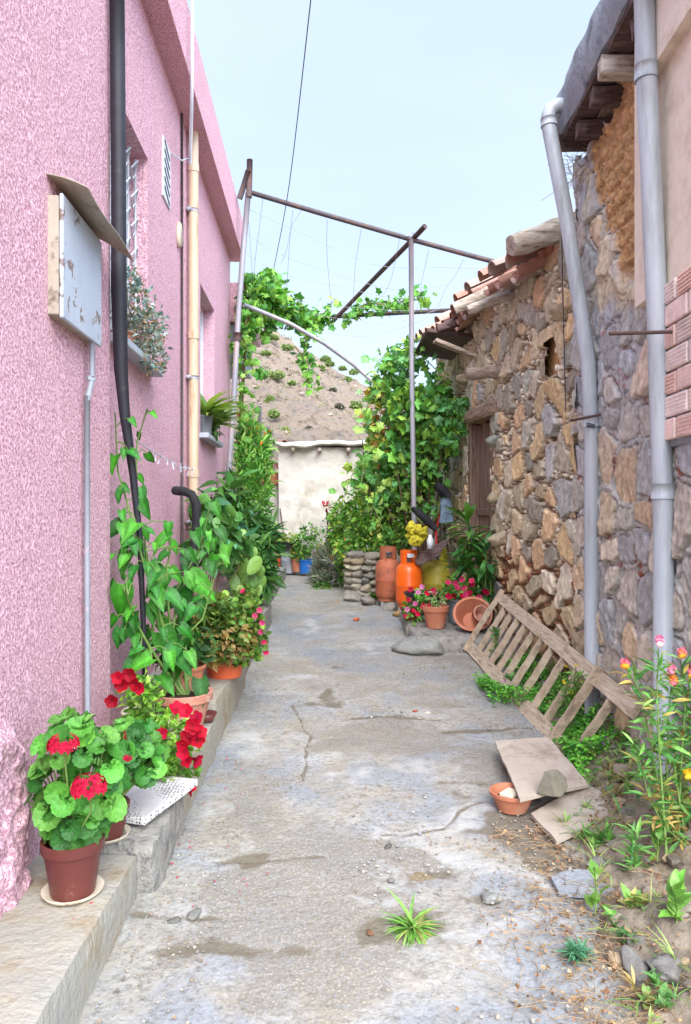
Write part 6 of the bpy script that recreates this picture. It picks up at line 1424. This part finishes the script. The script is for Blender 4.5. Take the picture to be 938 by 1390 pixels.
# clover ground cover round the ladder
gc = MB(); P_ = []; 
while len(P_) < 6800:
    y = random.uniform(3.75, 6.3); x = random.uniform(bank_edge(y)-.02 if y < 4.6 else 1.0, 1.56)
    dn = mnoise.noise(Vector((x*5, y*3, 1.7)))+.35
    if y > 4.6 and x < 1.28 and not (y > 5.0 and x > .98 and y < 5.7): continue
    if dn < random.random()*.5: continue
    h = max(0, .05+.09*mnoise.noise(Vector((x*4, y*4, 9))))*1.3; P_.append((x, y, max(bz(x, y), G(y))+random.random()**.7*(h+.02)+.004))
p = np.array(P_); gc.leaves(L_OV2, p, rng.normal(size=p.shape)*[1, 1, .3], V(0, -.3, 1)+rng.normal(0, .4, p.shape), .026*(1+rng.normal(0, .3, len(p))).clip(.4, 1.6), palette(len(p), ['#5fae34', '#74c03e', '#4c962e', '#8acb50', '#3f8430']))
tag(gc.build('ground_cover', M['leaf'], origin=(1.3, 4.8, .3)), 'bright green clover like ground cover under and around the ladder', 'ground cover', kind='stuff')
pf = MB()
for k in range(26):
    i = random.randrange(len(p)); q = p[i]+V(0, 0, .03); pf.leaves(L_OV2, np.tile(q, (4, 1)), rng.normal(size=(4, 3)), np.tile(V(0, -.5, 1), (4, 1)), .012, lin('#b06ac0'))
tag(pf.build('tiny_blossoms', M['petal']), 'tiny purple blossoms sprinkled in the ground cover', 'flowers', kind='stuff')
# weeds
def weed(name, base_, lab, n, L, tm, cols, spread=.5, cat='weed', up=.8, st=None):
    m = MB(); a = rng.normal(0, spread, (n, 3)); a[:, 2] = abs(a[:, 2])*.5+up*rng.random(n)+.1
    p = np.tile(base_, (n, 1))+rng.normal(0, .008, (n, 3))*[1, 1, 0]
    if st:
        m.tube([base_, base_+V(.005, 0, st*.5), base_+V(0, .01, st)], .003, 5, col=lin('#7a9a4a')); p[:, 2] += rng.random(n)*st
    nn = np.cross(np.cross(a, [0, 0, 1.]), a)+V(0, 0, .02); m.leaves(tm, p, a, nn, L*(1+rng.normal(0, .25, n)).clip(.4, 1.6), palette(n, cols)); return tag(m.build(name, M['leaf'], origin=base_), lab, cat)
b = gz(560, 1262); weed('grass_tuft', b, 'small bright green grass tuft growing through the concrete in the lower middle', 75, .10, blade(.1, .2, .5, 5, .35), ['#7aae4c', '#8fbf5c', '#66983f', '#a5a860'], 1.0, 'grass', .3)
def bp(px, py, Y): X_ = (px-469)/1000*Y; return V(X_, Y, bz(X_, Y) if X_ > bank_edge(Y) else G(Y)+.01)
weed('weed', bp(822, 1135, 3.12), 'leafy green weed just below the corner of the lower board', 26, .085, L_LANCE, ['#5f9c44', '#72ae4c'], .6)
weed('weed', bp(862, 1185, 2.85), 'taller bushy weed left of the snapdragon foot', 60, .065, L_LANCE, ['#5f9c54', '#72ae5c', '#86b860'], .6, st=.16)
weed('weed', bp(808, 1235, 2.66), 'thin upright weed rising in front of the pale slab', 9, .06, L_OV, ['#7aae4c', '#8fbf5c'], .4, st=.17)
weed('weed', bp(862, 1248, 2.62), 'spreading weed with oval leaves right of the pale slab', 22, .06, L_OV, ['#6f9c4c', '#7fae54', '#a8a060'], .7, st=.06)
weed('weed', bp(918, 1270, 2.45), 'pale green weed near the bottom right edge', 16, .075, L_OV, ['#8fbf5c', '#7aae4c'], .5, st=.12)
weed('weed', bp(892, 1190, 2.85), 'slim weed beside the dry stems at the right', 14, .05, L_OV, ['#7aae4c'], .4, st=.16)
weed('weed', bp(782, 1292, 2.42), 'low blue green feathery weed at the bottom of the picture', 130, .045, L_LANCE, ['#5c9470', '#6aa47c', '#4f8560'], .8, up=.3, st=.03)
weed('weed', gz(322, 940)+V(-.02, 0, .0), 'tiny weed at the foot of the left kerb', 14, .04, L_OV, GR, .6)
weed('weed', gz(545, 835)+V(.03, .1, .02), 'dry grassy weed at the ledge foot left of the orange cylinder', 90, .09, L_LANCE, ['#a0a060', '#8a9a50', '#b0a870'], .6)
weed('weed', gz(507, 815)+V(0, 0, .02), 'small green weed sprouting under the dry stone wall', 60, .08, L_LANCE, GR, .6)
# twiggy weed among ladder rungs with yellow flowers
b = bp(775, 990, 4.55); r = thing('yellow_weed', b, 'tall weed with tiny yellow flowers growing through the ladder rungs', 'weed')
m = MB(); s_ = MB(); tips = [P(768, 905, 4.4), P(782, 902, 4.45), P(766, 925, 4.4), P(790, 925, 4.5), P(775, 940, 4.4)]
for q in tips: s_.tube([b, (b+q)/2+rng.normal(0, .01, 3), q], [.004, .003, .0015], 5)
foliage(m, [(P(775, 940, 4.45), (.07, .06, .14)), (P(775, 925, 4.4), (.08, .06, .06))], 190, L_LANCE, .04, GR+['#8aa850']); m.build('foliage', M['leaf'], r); s_.build('stem', M['stem'], r)
m = MB()
for q in tips: m.leaves(L_OV2, np.tile(q, (6, 1)), rng.normal(size=(6, 3)), rng.normal(size=(6, 3))+V(0, 0, 1), .016, lin('#e8cc20'))
m.build('blossom', M['petal'], r)
b = bp(690, 960, 5.45)[0:3]; b = V(1.17, 6.0, .32)
for (x, y, lab) in ((1.25, 6.15, 'small seedling climbing through the far rungs of the ladder'), (1.22, 5.5, 'small leafy weed at the lane side of the ladder middle')):
    weed('weed', V(x, y, max(bz(x, y), G(y))+.0), lab, 30, .06, L_OV, ['#6f9c54', '#7fae64', '#4f8a4a'], .5, st=.3 if y > 6 else .08)
# snapdragons
b = V(1.27, 2.98, bz(1.27, 2.98)); sd_ = thing('snapdragon', b, 'tall snapdragon plants with pink and yellow flowers at the right edge', 'flowers')
st_ = MB(); lf = MB(); YS = 2.95
stems = [((905, 1150), (895, 1020), (892, 940), (894, 880)), ((930, 1170), (915, 1040), (880, 960), (850, 908)), ((920, 1150), (925, 1030), (930, 960), (924, 896)), ((910, 1150), (905, 1040), (908, 970), (912, 918)), ((950, 1160), (945, 1050), (940, 980), (935, 930)), ((925, 1190), (900, 1100), (885, 1020), (872, 950)), ((940, 1200), (935, 1100), (928, 1020), (938, 960)), ((930, 1190), (900, 1120), (880, 1080), (862, 1010)), ((945, 1250), (940, 1150), (925, 1080), (915, 1010))]
for i, s4 in enumerate(stems):
    Yk = YS+random.uniform(-.12, .1); pts = [P(a, c_, Yk) for a, c_ in s4]; pts[0] = V(pts[0][0], Yk, bz(min(pts[0][0], 1.5), Yk)); st_.tube(pts, [.005, .004, .003, .002], 6)
    P2 = np.array(pts); N = 95; tt = rng.random(N)*3; ii = np.clip(tt.astype(int), 0, 2); f = (tt-ii)[:, None]; p = P2[ii]*(1-f)+P2[ii+1]*f
    a = rng.normal(0, 1, (N, 3)); a[:, 2] = a[:, 2]*.4+.5; nn = V(0, -.3, 1)+rng.normal(0, .5, (N, 3)); p = p+a*.008
    low = p[:, 2] < .55; tc = palette(N, ['#5f9c4a', '#74ae58', '#4f8a44', '#86b860']); dr_ = palette(N, ['#b09a5c', '#9a7a48', '#8aa050', '#c8b060']); pick = (rng.random(N) < np.where(low, .5, .12))[:, None]
    lf.leaves(L_LANCE, p, a, nn, .062*(1+rng.normal(0, .3, N)).clip(.4, 1.6), np.where(pick, dr_, tc))
st_.build('stem', M['stem'], sd_); lf.build('foliage', M['leaf'], sd_)
for (px, py, cs, cy) in ((894, 872, '#e888b8', '#f6dce8'), (847, 902, '#e07a9c', '#f0a030'), (924, 888, '#e890a8', '#f0b040'), (910, 910, '#e08aa8', '#e8a0b8'), (912, 925, '#f0a838', '#e88090'), (938, 915, '#e888b0', '#f0c050'), (932, 1052, '#e8c830', '#f0d850')):
    m = MB(); q = P(px, py, 2.9)
    for j in range(9):
        d_ = V(math.cos(j*.7)*.8, -.5, math.sin(j*.7)*.8+.3); m.leaves(L_ROUND, (q+V(0, 0, .006*(j%3)))[None], d_[None], (V(0, -1, .4)+rng.normal(0, .4, 3))[None], .026, lin(cs) if j % 3 else lin(cy))
    m.rock(q+V(0, -.012, -.004), (.028, .03, .022), lin(cy), sub=1, facet=False); m.build('bloom', M['petal'], sd_)
